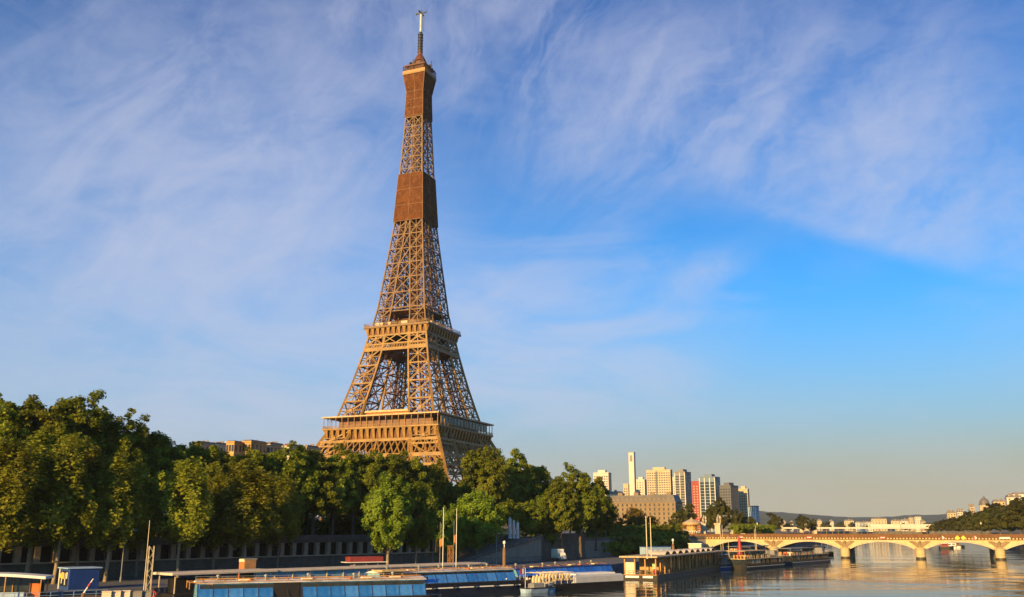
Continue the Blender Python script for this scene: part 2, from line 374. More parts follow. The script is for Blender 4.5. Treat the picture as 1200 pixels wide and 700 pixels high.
earth = mat('city_ground', (0.13, 0.115, 0.09), 0.95, var=0.3, vscale=0.05)
quay_paving = mat('quay_paving', (0.115, 0.115, 0.125), 0.85, var=0.3, vscale=0.15, bump=0.15)
bl = [W(-140, 8), W(215, 8), (58, 452), (83, 467), (104, 494), (400, 1200), (520, 1500), (-8000, 1500), (-8000, -1500), (-330, -1500), (-330, -60)]
b = MB(); b.prism(bl, -1, 9.5)
b.prism([(150, 200), (190, 300), (225, 382), (234, 402), (250, 440), (440, 900), (640, 1300), (760, 1500), (8000, 1500), (8000, -1500), (330, -1500), (180, -100), (130, 60)][::-1], -1, 9.5)
b.prism([(-8000, 1500.0), (8000, 1500.0), (9000, 12000), (-9000, 12000)], -1, 9.5)
tag(b.build('ground', earth), kind='structure')
b = MB(); b.prism([W(-140), W(215), (74, 450), (91.5, 461.6), (88, 455), (80, 432), (60, 370), (25, 290), (-12, 240), (-75, 172), (-133, 104), (-170, 60), (-205, 70)], -1, 2.0)
tag(b.build('lower_quay', [quay_paving]), kind='structure')
# upper street along the quay: road with kerb and pavement sheets
for nm, o0, o1, z, mm in (('pavement', 8.2, 13.5, 9.62, quay_paving), ('street', 13.5, 27.5, 9.52, asphalt), ('far_pavement', 27.5, 36, 9.62, quay_paving)):
    b = MB(); b.prism([W(-140, o0), W(210, o0), W(210, o1), W(-140, o1)], 9.4, z); tag(b.build(nm.replace('far_', ''), mm), kind='structure')

# far wooded ridge on the horizon
def ridge(name, y0, y1, x0, x1, hmax, seed, m):
    rnd = random.Random(seed); nx, ny = 260, 12
    ph = [(rnd.uniform(0, 6.3), rnd.uniform(0.6, 1.0) / (i + 1), (i + 1) * 1.7) for i in range(5)]
    vs = []
    for j in range(ny + 1):
        v = j / ny
        for i in range(nx + 1):
            u = i / nx
            w = 0.74 + 0.20 * sum(a * math.sin(p + k * 7.3 * u) for p, a, k in ph) + 0.07 * rnd.random()
            vs.append((x0 + (x1 - x0) * u, y0 + (y1 - y0) * v, 9 + hmax * w * math.sin(math.pi * min(1, v * 1.0)) ** 0.7 if 0 < v < 1 else 6))
    fs = [(j * (nx + 1) + i, j * (nx + 1) + i + 1, (j + 1) * (nx + 1) + i + 1, (j + 1) * (nx + 1) + i) for j in range(ny) for i in range(nx)]
    q = MB(); q.add(vs, fs); return tag(q.build(name, m, smooth=True), kind='structure')
hill_mat = mat('wooded_hill', (0.028, 0.038, 0.020), 0.95, var=0.6, vscale=0.012)
ridge('hills', 4300, 6200, -3500, 5200, 100, 4, hill_mat)
# the wooded slope of the right bank
def slope():
    vs, fs = [], []
    n = 24
    for i in range(n + 1):
        s = i / n; bx, by = 262 + 500 * s, 430 + 1060 * s
        for k, (o, z) in enumerate(((0, 9.52), (25, 13), (60, 21), (110, 29), (300, 33), (900, 34))):
            f = max(0.0, 1 - 0.72 * max(0, s - 0.1) ** 0.7); vs.append((bx + o * .923, by - o * .385, 9.5 + (z - 9.5) * f))
    for i in range(n):
        for k in range(5): fs.append((i * 6 + k, i * 6 + k + 1, (i + 1) * 6 + k + 1, (i + 1) * 6 + k))
    q = MB(); q.add(vs, fs); tag(q.build('hillside', mat('hillside_earth', (0.05, 0.05, 0.025), 0.95), smooth=True), kind='structure')
slope()

# ---------------------------------------------------------------- quay wall with the pillared railway gallery
qw = thing('quay_wall', 'long shaded stone quay wall with a row of dark pillared openings below the trees', 'wall', (*W(-140), 0), math.atan2(.79, .61))
X0, X1 = 100.0, 272.0                                   # gallery span in wall metres
def wallpart(name, m, *boxes):
    q = MB()
    for bx in boxes: q.box(*bx)
    return q.build(name, m, qw)
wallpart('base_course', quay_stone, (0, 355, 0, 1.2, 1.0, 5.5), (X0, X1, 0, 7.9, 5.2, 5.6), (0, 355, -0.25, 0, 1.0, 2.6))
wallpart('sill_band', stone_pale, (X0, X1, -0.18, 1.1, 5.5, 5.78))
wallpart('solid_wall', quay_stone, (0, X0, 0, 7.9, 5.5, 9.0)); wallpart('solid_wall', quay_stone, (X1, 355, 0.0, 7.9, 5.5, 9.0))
wallpart('back_wall', black_paint, (X0, X1, 7.0, 7.9, 5.6, 9.0))  # black sheet: the darkness inside the gallery painted on its back wall
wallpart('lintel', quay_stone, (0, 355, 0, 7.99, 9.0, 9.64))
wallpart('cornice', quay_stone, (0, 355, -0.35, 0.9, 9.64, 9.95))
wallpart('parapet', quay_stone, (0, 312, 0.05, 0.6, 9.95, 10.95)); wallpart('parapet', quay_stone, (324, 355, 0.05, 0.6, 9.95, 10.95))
q = MB(); q.box(-0.62, 0.62, -0.06, 1.0, 5.78, 8.82); q.box(-0.7, 0.7, -0.10, 1.04, 8.82, 9.0)
pm = q.mesh('pillar', mat('pillar_stone', (0.34, 0.27, 0.19), 0.85, var=0.3, bump=0.2))
k = X0
while k <= X1:
    place(pm, 'pillar', qw, (k, 0, 0)); k += 4.0
# buttress strips of the plain part
q = MB(); q.box(-0.4, 0.4, -0.2, 0.0, 2.0, 9.6); pm = q.mesh('buttress', quay_stone)
for k in range(280, 352, 9): place(pm, 'buttress', qw, (k, 0, 0))

# ramp from the lower quay up to the street, with its fence
rp = thing('access_ramp', 'stone ramp with a dark parapet climbing from the lower quay to the street', 'ramp', (*W(131), 0), math.atan2(.79, .61))
q = MB(); q.slab([(0, 1.0), (44, 1.0), (44, 9.6), (42, 9.5), (0, 2.0)], -9, -0.3); q.build('roadway', ramp_stone, rp)
q = MB(); q.slab([(-1, 2.0), (44, 9.6), (44, 10.7), (-1, 3.0)], -9.5, -9.03); q.build('parapet', quay_stone, rp)
q = MB()
for k in range(0, 46): q.bar((k * 1.4 - 8, -14, 2.0), (k * 1.4 - 8, -14, 3.9), 0.07)
for z in (2.3, 3.8): q.bar((-8, -14, z), (56, -14, z), 0.07)
fe = q.build('railing_fence', dark_metal, None, (*W(131), 0), math.atan2(.79, .61))
tag(fe, 'dark vertical bar fence standing in front of the stone ramp', 'fence')
# last stretch of the bank wall towards the bridge
q = MB()
q.prism([(27.2, 368), (74, 450), (66, 455), (20.6, 372.6)], 1.0, 8.2); q.prism([(74.1, 450.2), (91.4, 461.4), (82.7, 467.0), (66.1, 455.2)], 1.0, 8.2)
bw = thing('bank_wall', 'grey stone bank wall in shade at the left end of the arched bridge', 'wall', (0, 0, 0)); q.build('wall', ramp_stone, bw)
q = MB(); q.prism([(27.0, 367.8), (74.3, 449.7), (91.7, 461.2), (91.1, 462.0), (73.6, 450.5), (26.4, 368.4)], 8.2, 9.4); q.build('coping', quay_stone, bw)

# ---------------------------------------------------------------- bridge
BO = TC + AV * 167.8; BO.z = 0
br = thing('stone_bridge', 'long low stone bridge of five flat arches lit gold by the sun', 'bridge', BO, -TH)
P_, Y0, Y1 = 31.0, -15.0, 20.0
prof = [(-14, -1.0)]
for k in range(5):
    xa, xb = k * P_ + 1.7, (k + 1) * P_ - 1.7
    prof.append((xa, -1.0))
    for i in range(25):
        s = i / 24; x = xa + (xb - xa) * s
        prof.append((x, 3.7 + 3.35 * (1 - abs(2 * s - 1) ** 2.1)))
    prof.append((xb, -1.0))
prof += [(5 * P_ + 14, -1.0), (5 * P_ + 14, 8.0), (-14, 8.0)]
q = MB(); q.slab(prof, Y0, Y1); q.build('arched_body', bridge_stone, br)
# arch rings (voussoirs), slightly proud
for k in range(5):
    q = MB()
    xa, xb = k * P_ + 1.7, (k + 1) * P_ - 1.7
    pts = [(xa + (xb - xa) * i / 24, 3.7 + 3.35 * (1 - abs(2 * i / 24 - 1) ** 2.1)) for i in range(25)]
    for i in range(24):
        (x0, z0), (x1, z1) = pts[i], pts[i + 1]
        q.add([(x0, Y0 - .12, z0 + .003), (x1, Y0 - .12, z1 + .003), (x1, Y0 - .12, z1 + 0.7), (x0, Y0 - .12, z0 + 0.7), (x0, Y0, z0 + .003), (x1, Y0, z1 + .003), (x1, Y0, z1 + 0.7), (x0, Y0, z0 + 0.7)],
              [(0, 1, 2, 3), (3, 2, 6, 7), (0, 4, 5, 1)])
    q.build('arch_ring', stone_pale, br)
q = MB()
pts = [(2.0 * math.cos(math.pi * i / 10), -(0.02 + 2.6 * math.sin(math.pi * i / 10))) for i in range(11)]
q.prism(pts, -1, 4.0); q.prism([(x * 1.1, y * 1.1) for x, y in pts], 4.0, 4.45)
q.prism([(x * 1.05, y * 1.05) for x, y in pts], 4.45, 5.1, [(x * 0.35, y * 0.25) for x, y in pts])
pm = q.mesh('pier', bridge_stone)
q = MB(); q.prism([(x * 1.03, y * 1.03) for x, y in pts], -1, 0.75); wl_ = q.mesh('waterline_stain', mat('wet_stone', (0.06, 0.05, 0.03), 0.5, var=.4))
for k in range(1, 5):
    for y_, r_ in ((Y0, 0), (Y1, math.pi)): o = place(pm, 'pier', br, (k * P_, y_, 0), r_); place(wl_, 'waterline_stain', o)
# eagle in a wreath on every spandrel
q = MB()
def plate(poly, y0, y1):
    n = len(poly); q.add([(x, y0, z) for x, z in poly] + [(x, y1, z) for x, z in poly], [tuple(range(n))] + [(i, n + i, n + (i + 1) % n, (i + 1) % n) for i in range(n)])
wing = [(0.5, 5.6), (1.3, 7.1), (2.6, 7.6), (4.3, 7.5), (3.9, 6.9), (3.2, 6.5), (2.4, 5.9), (1.6, 5.3), (0.7, 4.9)]
plate(wing, Y0 - .45, Y0); plate([(-x, z) for x, z in wing][::-1], Y0 - .45, Y0)
q.sphere((0, Y0 - .15, 5.9), 0.8, 10, 8, 1.5); q.sphere((0.1, Y0 - .35, 7.35), 0.36, 8, 6)
q.bar((0.3, Y0 - .4, 7.35), (0.75, Y0 - .4, 7.2), 0.2)
q.tube([(1.35 * math.cos(a / 14 * 6.2832), Y0 - .15, 5.75 + 1.35 * math.sin(a / 14 * 6.2832)) for a in range(15)], 0.2, 5)
em = q.mesh('eagle_emblem', mat('emblem_stone', (0.23, 0.155, 0.08), 0.8, var=0.3))
for k in range(1, 5): place(em, 'eagle_emblem', br, (k * P_, 0, 0))
XL, XR = -14.0, 5 * P_ + 14.0
for y, sg in ((Y0, -1), (Y1, 1)):
    q = MB(); q.box(XL, XR, min(y, y + sg * .3), max(y, y + sg * .3), 8.0, 8.25)
    q.box(XL, XR, min(y + sg * .0, y + sg * .95), max(y + sg * .0, y + sg * .95), 8.85, 9.15)
    n = int((XR - XL) / 1.3)
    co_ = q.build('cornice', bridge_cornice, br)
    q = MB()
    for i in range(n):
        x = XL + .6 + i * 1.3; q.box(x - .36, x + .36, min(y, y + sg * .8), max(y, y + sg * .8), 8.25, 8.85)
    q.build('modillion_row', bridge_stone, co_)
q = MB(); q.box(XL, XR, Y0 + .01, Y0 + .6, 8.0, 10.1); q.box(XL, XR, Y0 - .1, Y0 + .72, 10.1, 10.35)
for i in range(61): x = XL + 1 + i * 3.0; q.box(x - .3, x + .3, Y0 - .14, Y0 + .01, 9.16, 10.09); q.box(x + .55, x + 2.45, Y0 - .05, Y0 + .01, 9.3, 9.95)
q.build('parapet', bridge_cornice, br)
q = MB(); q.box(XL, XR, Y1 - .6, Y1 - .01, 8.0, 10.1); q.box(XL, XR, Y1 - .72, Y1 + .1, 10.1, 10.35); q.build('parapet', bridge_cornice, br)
q = MB(); q.box(XL, XR, Y0 + .6, Y1 - .6, 8.0, 9.0); q.build('carriageway', asphalt, br)
q = MB(); q.box(XL, XR, Y0 + .62, Y0 + 5, 9.0, 9.13); q.build('footway', quay_paving, br); q = MB(); q.box(XL, XR, Y1 - 5, Y1 - .62, 9.0, 9.13); q.build('footway', quay_paving, br)
# bridge lamp posts
q = MB(); q.lathe([(0.25, 0), (0.22, 0.8), (0.09, 1.0), (0.07, 5.2), (0.1, 5.3)], 8); pm1 = q.mesh('lamp_post', dark_metal)
q = MB(); q.lathe([(0.12, 5.3), (0.32, 5.75), (0.26, 6.15), (0.04, 6.4)], 8); pm2 = q.mesh('lantern', cream_paint)
for i, k in enumerate((24, 52, 86, 118, 150)):
    l = thing('bridge_lamp', ('leftmost', 'second', 'third', 'fourth', 'rightmost')[i] + ' thin lamp post along the parapet of the stone bridge', 'lamp post', BO + AV * k + BV * (Y0 + 1.3) + Vector((0, 0, 9.13)), -TH, 'lamp posts on the bridge')
    place(pm1, 'post', l); place(pm2, 'lantern', l)
# navigation boards hung on the parapet: (distance along the bridge, shape, colours)
sign_y = mat('sign_yellow', (0.80, 0.50, 0.03), 0.5); sign_red = mat('sign_red', (0.34, 0.03, 0.03), 0.5); sign_w = mat('sign_white', (0.55, 0.53, 0.5), 0.5)
def board(k, kind, label):
    s = thing('navigation_sign', label, 'sign', BO + AV * k + BV * (Y0 - 1.08) + Vector((0, 0, 8.9)), -TH, 'navigation signs on the bridge')
    q = MB()
    if kind == 'diamond': q.add([(0, -.05, -1), (1, -.05, 0), (0, -.05, 1), (-1, -.05, 0), (0, .05, -1), (1, .05, 0), (0, .05, 1), (-1, .05, 0)], [(0, 1, 2, 3), (7, 6, 5, 4), (0, 4, 5, 1), (1, 5, 6, 2), (2, 6, 7, 3), (3, 7, 4, 0)]); q.build('board', sign_y, s)
    elif kind == 'redbar':
        q.box(-1.1, 1.1, -.05, .05, -.55, .55); q.build('board', sign_red, s); q = MB(); q.box(-1.0, 1.0, -.08, -.052, -.17, .17); q.build('white_bar', sign_w, s)
    elif kind == 'half':
        q.add([(-.9, -.05, 0), (0, -.05, -.95), (0, -.05, .95), (-.9, .05, 0), (0, .05, -.95), (0, .05, .95)], [(0, 1, 2), (5, 4, 3), (0, 3, 4, 1), (1, 4, 5, 2), (2, 5, 3, 0)]); q.build('red_half', sign_red, s)
        q = MB(); q.add([(.9, -.05, 0), (.01, -.05, -.95), (.01, -.05, .95), (.9, .05, 0), (.01, .05, -.95), (.01, .05, .95)], [(0, 2, 1), (5, 3, 4), (0, 3, 5, 2), (1, 4, 3, 0), (2, 5, 4, 1)]); q.build('white_half', sign_w, s)
    elif kind == 'white': q.bev(-2.0, 2.0, -.06, .06, -.4, .4, .02); q.build('board', sign_w, s)
    q = MB(); q.bar((0, .05, 0.2), (0, .95, 0.2), .12); q.build('bracket', dark_metal, s)
def along(px, y=627):                                   # metres along the bridge front of a pixel column
    d = (px - 600) / F * (CP - (350 - y) / F * SP) ** -1; p0 = BO + BV * (Y0 - 1)
    return (d * p0.y - p0.x) / (AV.x - d * AV.y)
board(along(868), 'redbar', 'leftmost red board with white bar, over the first bridge arch')
board(along(948), 'redbar', 'red board with white bar over the second bridge arch')
board(along(1034), 'redbar', 'red board with white bar over the middle bridge arch')
board(along(1104), 'half', 'red and white half diamond board left of the yellow diamonds')
board(along(1121.5), 'diamond', 'left one of the two yellow diamond boards on the bridge')
board(along(1128.5), 'diamond', 'right one of the two yellow diamond boards on the bridge')
board(along(1142), 'half', 'red and white half diamond board right of the yellow diamonds')
board(along(1177), 'white', 'long white board near the right end of the bridge')

# ================================================================ TOWER
tw = thing('iron_tower', 'tall tapering iron lattice tower with two galleries, brown netting bands and an antenna', 'tower', TC, -TH)
WO = [(0, 62.5), (15, 54.5), (30, 46.5), (45, 39.0), (57.6, 32.6), (63, 30.2), (80, 25.4), (100, 20.6), (115.7, 17.6), (122, 15.8), (150, 12.6), (180, 9.2), (212, 7.5), (250, 5.6), (276, 4.9)]
WI = [(0, 37.5), (30, 27.0), (57.6, 17.6), (63, 15.2), (100, 8.6), (115.7, 7.0), (125, 6.2), (150, 3.9), (180, 1.2), (200, 0.5), (276, 0.4)]
wo = lambda h: lerp(WO, h)
wi = lambda h: lerp(WI, h)
def lattice_leg(sx, sy, levels, cw, xw, m_out, m_in, name):
    q = MB(); n = MB()
    def c(i, j, h): return Vector((sx * (wo(h) if i else wi(h)), sy * (wo(h) if j else wi(h)), h))
    faces = (((1, 1), (0, 1)), ((1, 1), (1, 0)), ((0, 0), (0, 1)), ((0, 0), (1, 0)))
    for h0, h1 in zip(levels, levels[1:]):
        for ij in ((1, 1), (0, 1), (1, 0), (0, 0)): q.bar(c(*ij, h0), c(*ij, h1), cw)
        for fi, (A, B) in enumerate(faces):
            a0, b0, a1, b1 = c(*A, h0), c(*B, h0), c(*A, h1), c(*B, h1)
            t = q if fi < 2 else n; k = xw if fi < 2 else xw * 0.8
            off = (b0 - a0).normalized() * k * .62
            for e in (-1, 1): t.bar(a0 + off * e, b1 + off * e, k * .42); t.bar(b0 + off * e, a1 + off * e, k * .42)
            t.bar(a1, b1, k * 1.1); t.bar((a0 + b0) / 2, (a1 + b1) / 2, k * 0.7)
            mid = (a0 + b0 + a1 + b1) / 4
            for p in (a0, b0, a1, b1): pass
            for s0, s1 in ((a0, a1), (b0, b1)): t.bar((s0 + s1) / 2, mid, k * 0.5)
            t.box(mid.x - k, mid.x + k, mid.y - k, mid.y + k, mid.z - k * 1.1, mid.z + k * 1.1)
        # lift and stair trusses inside the leg
        for fx, fy in ((.35, .35), (.65, .35), (.35, .65), (.65, .65)):
            f = lambda h: Vector((sx * (wi(h) + (wo(h) - wi(h)) * fx), sy * (wi(h) + (wo(h) - wi(h)) * fy), h))
            n.bar(f(h0), f(h1), xw * 0.8)
        m3 = 3
        for k in range(m3):
            ha, hb = h0 + (h1 - h0) * k / m3, h0 + (h1 - h0) * (k + 1) / m3
            g = lambda u, v, h: Vector((sx * (wi(h) + (wo(h) - wi(h)) * u), sy * (wi(h) + (wo(h) - wi(h)) * v), h))
            n.bar(g(.35, .35, ha), g(.65, .35, hb), xw * 0.5); n.bar(g(.65, .35, ha), g(.65, .65, hb), xw * 0.5)
            n.bar(g(.65, .65, ha), g(.35, .65, hb), xw * 0.5); n.bar(g(.35, .65, ha), g(.35, .35, hb), xw * 0.5)
            n.bar(g(0, 0, ha), g(1, 1, ha), xw * 0.5); n.bar(g(0, 1, ha), g(1, 0, ha), xw * 0.5)
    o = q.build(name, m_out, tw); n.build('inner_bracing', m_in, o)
    return o
lv1 = [0, 12.5, 25, 37, 48, 57]; lv2 = [63 + (104 - 63) * i / 4 for i in range(5)] + [115.5]
lv3 = [118, 127.5, 137, 146, 155, 164, 173, 181.5, 190]
for sx, sy in ((1, -1), (-1, -1), (1, 1), (-1, 1)):
    lattice_leg(sx, sy, lv1, 1.5, 0.75, iron, iron_dark_shaded, 'leg')
    q = MB(); q.bev(-15, 15, -15, 15, -1.5, 1.2, .4); q.bev(-13.6, 13.6, -13.6, 13.6, 1.2, 4.0, .4)
    q.build('foot', stone_pale, tw, (sx * 50, sy * 50, 0))
    lattice_leg(sx, sy, lv2, 1.0, 0.66, iron, iron_dark_shaded, 'leg')
    lattice_leg(sx, sy, lv3, 0.75, 0.5, iron_hi, iron_dark_shaded, 'leg')
def four(name, q, m):
    me = q.mesh(name, m)
    for k in range(4): place(me, name, tw, (0, 0, 0), k * math.pi / 2)
def rot4(k, u, d, h):                                    # side k: u along the face to the right, d outwards
    return [(u, -d, h), (d, u, h), (-u, d, h), (-d, -u, h)][k]
# bracing between the legs above the second gallery
q = MB()
for k in range(1):
    for h0, h1 in zip(lv3, lv3[1:]):
        a0, a1 = wi(h0), wi(h1); d0, d1 = wo(h0), wo(h1)
        q.bar(rot4(k, -a1, d1, h1), rot4(k, a1, d1, h1), 0.5)
        if h0 > 126: q.bar(rot4(k, -a0, d0, h0), rot4(k, a1, d1, h1), 0.36); q.bar(rot4(k, a0, d0, h0), rot4(k, -a1, d1, h1), 0.36)
four('tie_bracing', q, iron_hi)
# spire above h=190
lv4 = [190, 198.5, 207, 215, 222.5, 229.5, 236, 242.5, 249, 255, 261, 266]
q = MB(); n = MB()
for h0, h1 in zip(lv4, lv4[1:]):
    a, c_ = wo(h0), wo(h1)
    for k in range(4):
        q.bar(rot4(k, a, a, h0), rot4(k, c_, c_, h1), 0.75)
        for e in (-.5, .5): q.bar(rot4(k, e, a, h0), rot4(k, e, c_, h1), 0.42)
        for s in (-1, 1):
            q.bar(rot4(k, s * .5, a, h0), rot4(k, s * c_, c_, h1), 0.42); q.bar(rot4(k, s * a, a, h0), rot4(k, s * .5, c_, h1), 0.42)
            mu, mh = s * (a + .5) / 2, (h0 + h1) / 2
            p = Vector(rot4(k, mu, (a + c_) / 2, mh)); q.box(p.x - .5, p.x + .5, p.y - .5, p.y + .5, p.z - .5, p.z + .5)
        q.bar(rot4(k, -c_, c_, h1), rot4(k, c_, c_, h1), 0.5)
        q.bar(rot4(k, -(a + c_) / 2, (a + c_) / 2, (h0 + h1) / 2), rot4(k, (a + c_) / 2, (a + c_) / 2, (h0 + h1) / 2), 0.26)
sp_ = q.build('spire_lattice', iron_hi, tw)
n = MB()
for h in [x * 3.0 for x in range(40, 88)]:
    r = 2.0 if h < 190 else 1.5
    for k in range(4):
        n.bar(rot4(k, r, r, h), rot4(k, r, r, h + 3), 0.4); n.bar(rot4(k, -r, r, h), rot4(k, r, r, h), 0.3)
        n.bar(rot4(k, -r, r, h), rot4(k, r, r, h + 3), 0.25); n.bar(rot4(k, r, r, h), rot4(k, -r, r, h + 3), 0.25)
        n.bar(rot4(k, 0, r, h), rot4(k, 0, r, h + 3), 0.5)
n.build('lift_shaft', iron_dark_shaded, tw)

def lattice_band(h0, h1, step, w, name, m=None, inset=0.0, fw=0.8):
    q = MB()
    for k in range(1):
        d0, d1 = wo(h0) - inset, wo(h1) - inset; n = max(2, round(2 * d0 / step))
        for i in range(n):
            u0, u1 = -1 + 2 * i / n, -1 + 2 * (i + 1) / n
            q.bar(rot4(k, u0 * d0, d0, h0), rot4(k, u1 * d1, d1, h1), w); q.bar(rot4(k, u1 * d0, d0, h0), rot4(k, u0 * d1, d1, h1), w)
        for h, d in ((h0, d0), (h1, d1)): q.bar(rot4(k, -d, d, h), rot4(k, d, d, h), fw)
    four(name, q, m or iron)
def consoles(h0, h1, W0, W1, n, name, m=None):
    w = W1 / n * 0.62; q = MB(); u = 0     # one bracket: deep above, drawn in below, splayed head
    pts = [(u - w * .45, W0 + .05, h0), (u + w * .45, W0 + .05, h0), (u + w * .5, W0 + .6, h0), (u - w * .5, W0 + .6, h0),
           (u - w * .6, W0, h1 - .8), (u + w * .6, W0, h1 - .8), (u + w * .8, W1 - .2, h1 - .8), (u - w * .8, W1 - .2, h1 - .8),
           (u - w * 1.3, W0, h1), (u + w * 1.3, W0, h1), (u + w * 1.3, W1, h1), (u - w * 1.3, W1, h1)]
    q.add([(a, -d, c) for a, d, c in pts], [(0, 1, 2, 3)] + [(b0 + i0, b0 + (i0 + 1) % 4, b0 + 4 + (i0 + 1) % 4, b0 + 4 + i0) for b0 in (0, 4) for i0 in range(4)] + [(8, 9, 10, 11)])
    me = q.mesh(name, m or iron)
    for k in range(4):
        for i in range(n):
            x, y, z = rot4(k, -W1 + 2 * W1 * (i + .5) / n, 0, 0); place(me, name, tw, (x, y, 0), k * math.pi / 2)
def ring(W0, W1, h0, h1, name, m, slope=0.0):
    """square ring: outer half width W0, inner W1"""
    q = MB()
    for k in range(4):
        c4 = [(-W0, W0), (W0, W0), (W1, W1), (-W1, W1)]
        vs = [rot4(k, u, d, h0) for u, d in c4] + [rot4(k, u, d, h1 + (slope if d == W1 else 0)) for u, d in c4]
        q.add(vs, [(3, 2, 1, 0), (4, 5, 6, 7), (0, 1, 5, 4), (2, 3, 7, 6)])
    return q.build(name, m, tw)
# --- below and at the first gallery
arch = MB()
for k in range(1):
    for rr, wd in ((37.2, 1.1), (34.6, 0.7)):
        pts = []
        for i in range(29):
            a = math.pi * i / 28; u = -rr * math.cos(a); h = 7 + 34.0 * math.sin(a) * rr / 37.2
            pts.append(rot4(k, u, wo(h) - 0.2, h))
        for p, r_ in zip(pts, pts[1:]): arch.bar(p, r_, wd)
        if rr > 36: outer = pts
        else:
            for i in range(28): arch.bar(outer[i], pts[i + 1], 0.35); arch.bar(outer[i + 1], pts[i], 0.35)
four('great_arch', arch, iron)
lattice_band(36.5, 41.5, 3.2, 0.42, 'arch_band', inset=-0.1, fw=0.9)
lattice_band(42.3, 50.4, 4.1, 0.55, 'belt_truss', inset=-0.1, fw=1.3)
for u in (-.98, -.52, 0.0, .52):
    q = MB(); q.bar(rot4(0, u * wo(42), wo(42) + .2, 41.5), rot4(0, u * wo(51), wo(51) + .2, 51), 1.0); four('belt_post', q, iron)
ring(33.6, 31.0, 50.4, 51.6, 'lower_ledge', iron)
ring(33.2, 32.7, 51.6, 57.3, 'frieze_wall', iron_dark_shaded)
consoles(51.6, 57.0, 33.2, 35.2, 19, 'console')
ring(35.6, 14.0, 57.0, 57.9, 'gallery_floor', iron)
def railing(Wd, h0, h1, step, name, m, post=0.14, rails=2):
    q = MB(); n = int(2 * Wd / step)
    for i in range(n + 1): u = -Wd + 2 * Wd * i / n; q.bar((u, -Wd, h0), (u, -Wd, h1), post)
    for j in range(rails): h = h0 + (h1 - h0) * (j + 1) / rails; q.bar((-Wd, -Wd, h), (Wd, -Wd, h), post * 1.2)
    four(name, q, m)
railing(35.3, 57.9, 59.2, 1.2, 'railing', iron)
q = MB(); q.bar((0, 0, 57.9), (0, 0, 63.6), 0.32); pm = q.mesh('canopy_post', iron)
for k in range(4):
    for i in range(18): place(pm, 'canopy_post', tw, rot4(k, -35.0 + 70 * i / 18, 35.0, 0))
ring(35.9, 27.0, 63.6, 64.3, 'gallery_canopy', roof_beige, 0.25)
ring(29.0, 28.6, 57.9, 63.5, 'restaurant_wall', mat('pavilion_red', (0.13, 0.035, 0.02), 0.5, var=0.5, vscale=0.3, col2=(0.22, 0.10, 0.05)))
q = MB(); q.box(33.9, 34.1, 0, 4.3, 59.2, 63.4); pm = q.mesh('gallery_window', glass_dark)
for i in range(12): place(pm, 'gallery_window', tw, (0, -30 + 4.9 * i + .3, 0))
q = MB(); q.slab([(-13, 64.4), (13, 64.4), (13, 66.4), (-13, 66.4)], -27, -18); q.build('pavilion', orange_paint, tw)
q = MB(); q.slab([(-14, 66.4), (14, 66.4), (13, 67.5), (-13, 67.5)], -28, -17); q.build('pavilion_roof', roof_beige, tw)
q = MB(); q.box(18, 27, -12, 12, 64.4, 66.0); q.build('pavilion', roof_beige, tw)
# --- second gallery
lattice_band(103.2, 106.0, 1.7, 0.30, 'lower_grille', inset=-0.12, fw=0.8)
q = MB()
for k in range(1):
    d0, d1 = wo(106.3) + .1, wo(111.2) + .1; us = [-1, -.45, .45, 1]
    for u0, u1 in zip(us, us[1:]):
        m_ = (u0 + u1) / 2
        for a, b_ in (((u0, m_), (m_, u1)) if u1 - u0 > .7 else ((u0, u1),)):
            q.bar(rot4(k, a * d0, d0, 106.3), rot4(k, b_ * d1, d1, 111.2), .5); q.bar(rot4(k, b_ * d0, d0, 106.3), rot4(k, a * d1, d1, 111.2), .5)
        q.bar(rot4(k, u1 * d0, d0 + .1, 102.8), rot4(k, u1 * d1, d1 + .1, 111.2), .8)
    q.bar(rot4(k, -d1, d1, 111.2), rot4(k, d1, d1, 111.2), 1.0); q.bar(rot4(k, -wo(102.6), wo(102.6), 102.6), rot4(k, wo(102.6), wo(102.6), 102.6), 1.1)
four('belt_truss', q, iron)
ring(18.7, 18.3, 111.4, 115.4, 'frieze_wall', iron_dark_shaded)
ring(17.8, 7, 103.0, 103.4, 'soffit', iron_dark_shaded)
consoles(111.6, 115.4, 18.7, 20.3, 12, 'console')
ring(20.9, 6.0, 115.4, 116.6, 'gallery_floor', iron_hi)
railing(20.6, 116.6, 118.2, 1.0, 'railing', iron, 0.13)
q = MB()
rnd = random.Random(7)
for i in range(15):
    q = MB(); k = i % 4; u = rnd.uniform(-15, 13); w = rnd.uniform(1.5, 4)
    vs = [rot4(k, *p) for p in ((u, 17.3, 116.6), (u + w, 17.3, 116.6), (u + w, 19, 116.6), (u, 19, 116.6), (u, 17.3, 119.0), (u + w, 17.3, 119.0), (u + w, 19, 118.6), (u, 19, 118.6))]
    q.add(vs, [(0, 1, 5, 4), (1, 2, 6, 5), (2, 3, 7, 6), (3, 0, 4, 7), (4, 5, 6, 7)]); q.build('kiosk', cream_paint, tw)
q = MB(); q.box(-9, 9, -9, 9, 116.6, 121.0); q.prism([(-9.6, -9.6), (9.6, -9.6), (9.6, 9.6), (-9.6, 9.6)], 121, 123.5, [(-5, -5), (5, -5), (5, 5), (-5, 5)]); q.build('pavilion', MATS['pavilion_red'], tw)
ring(15.2, 4, 125.5, 126.0, 'upper_deck', iron_hi)
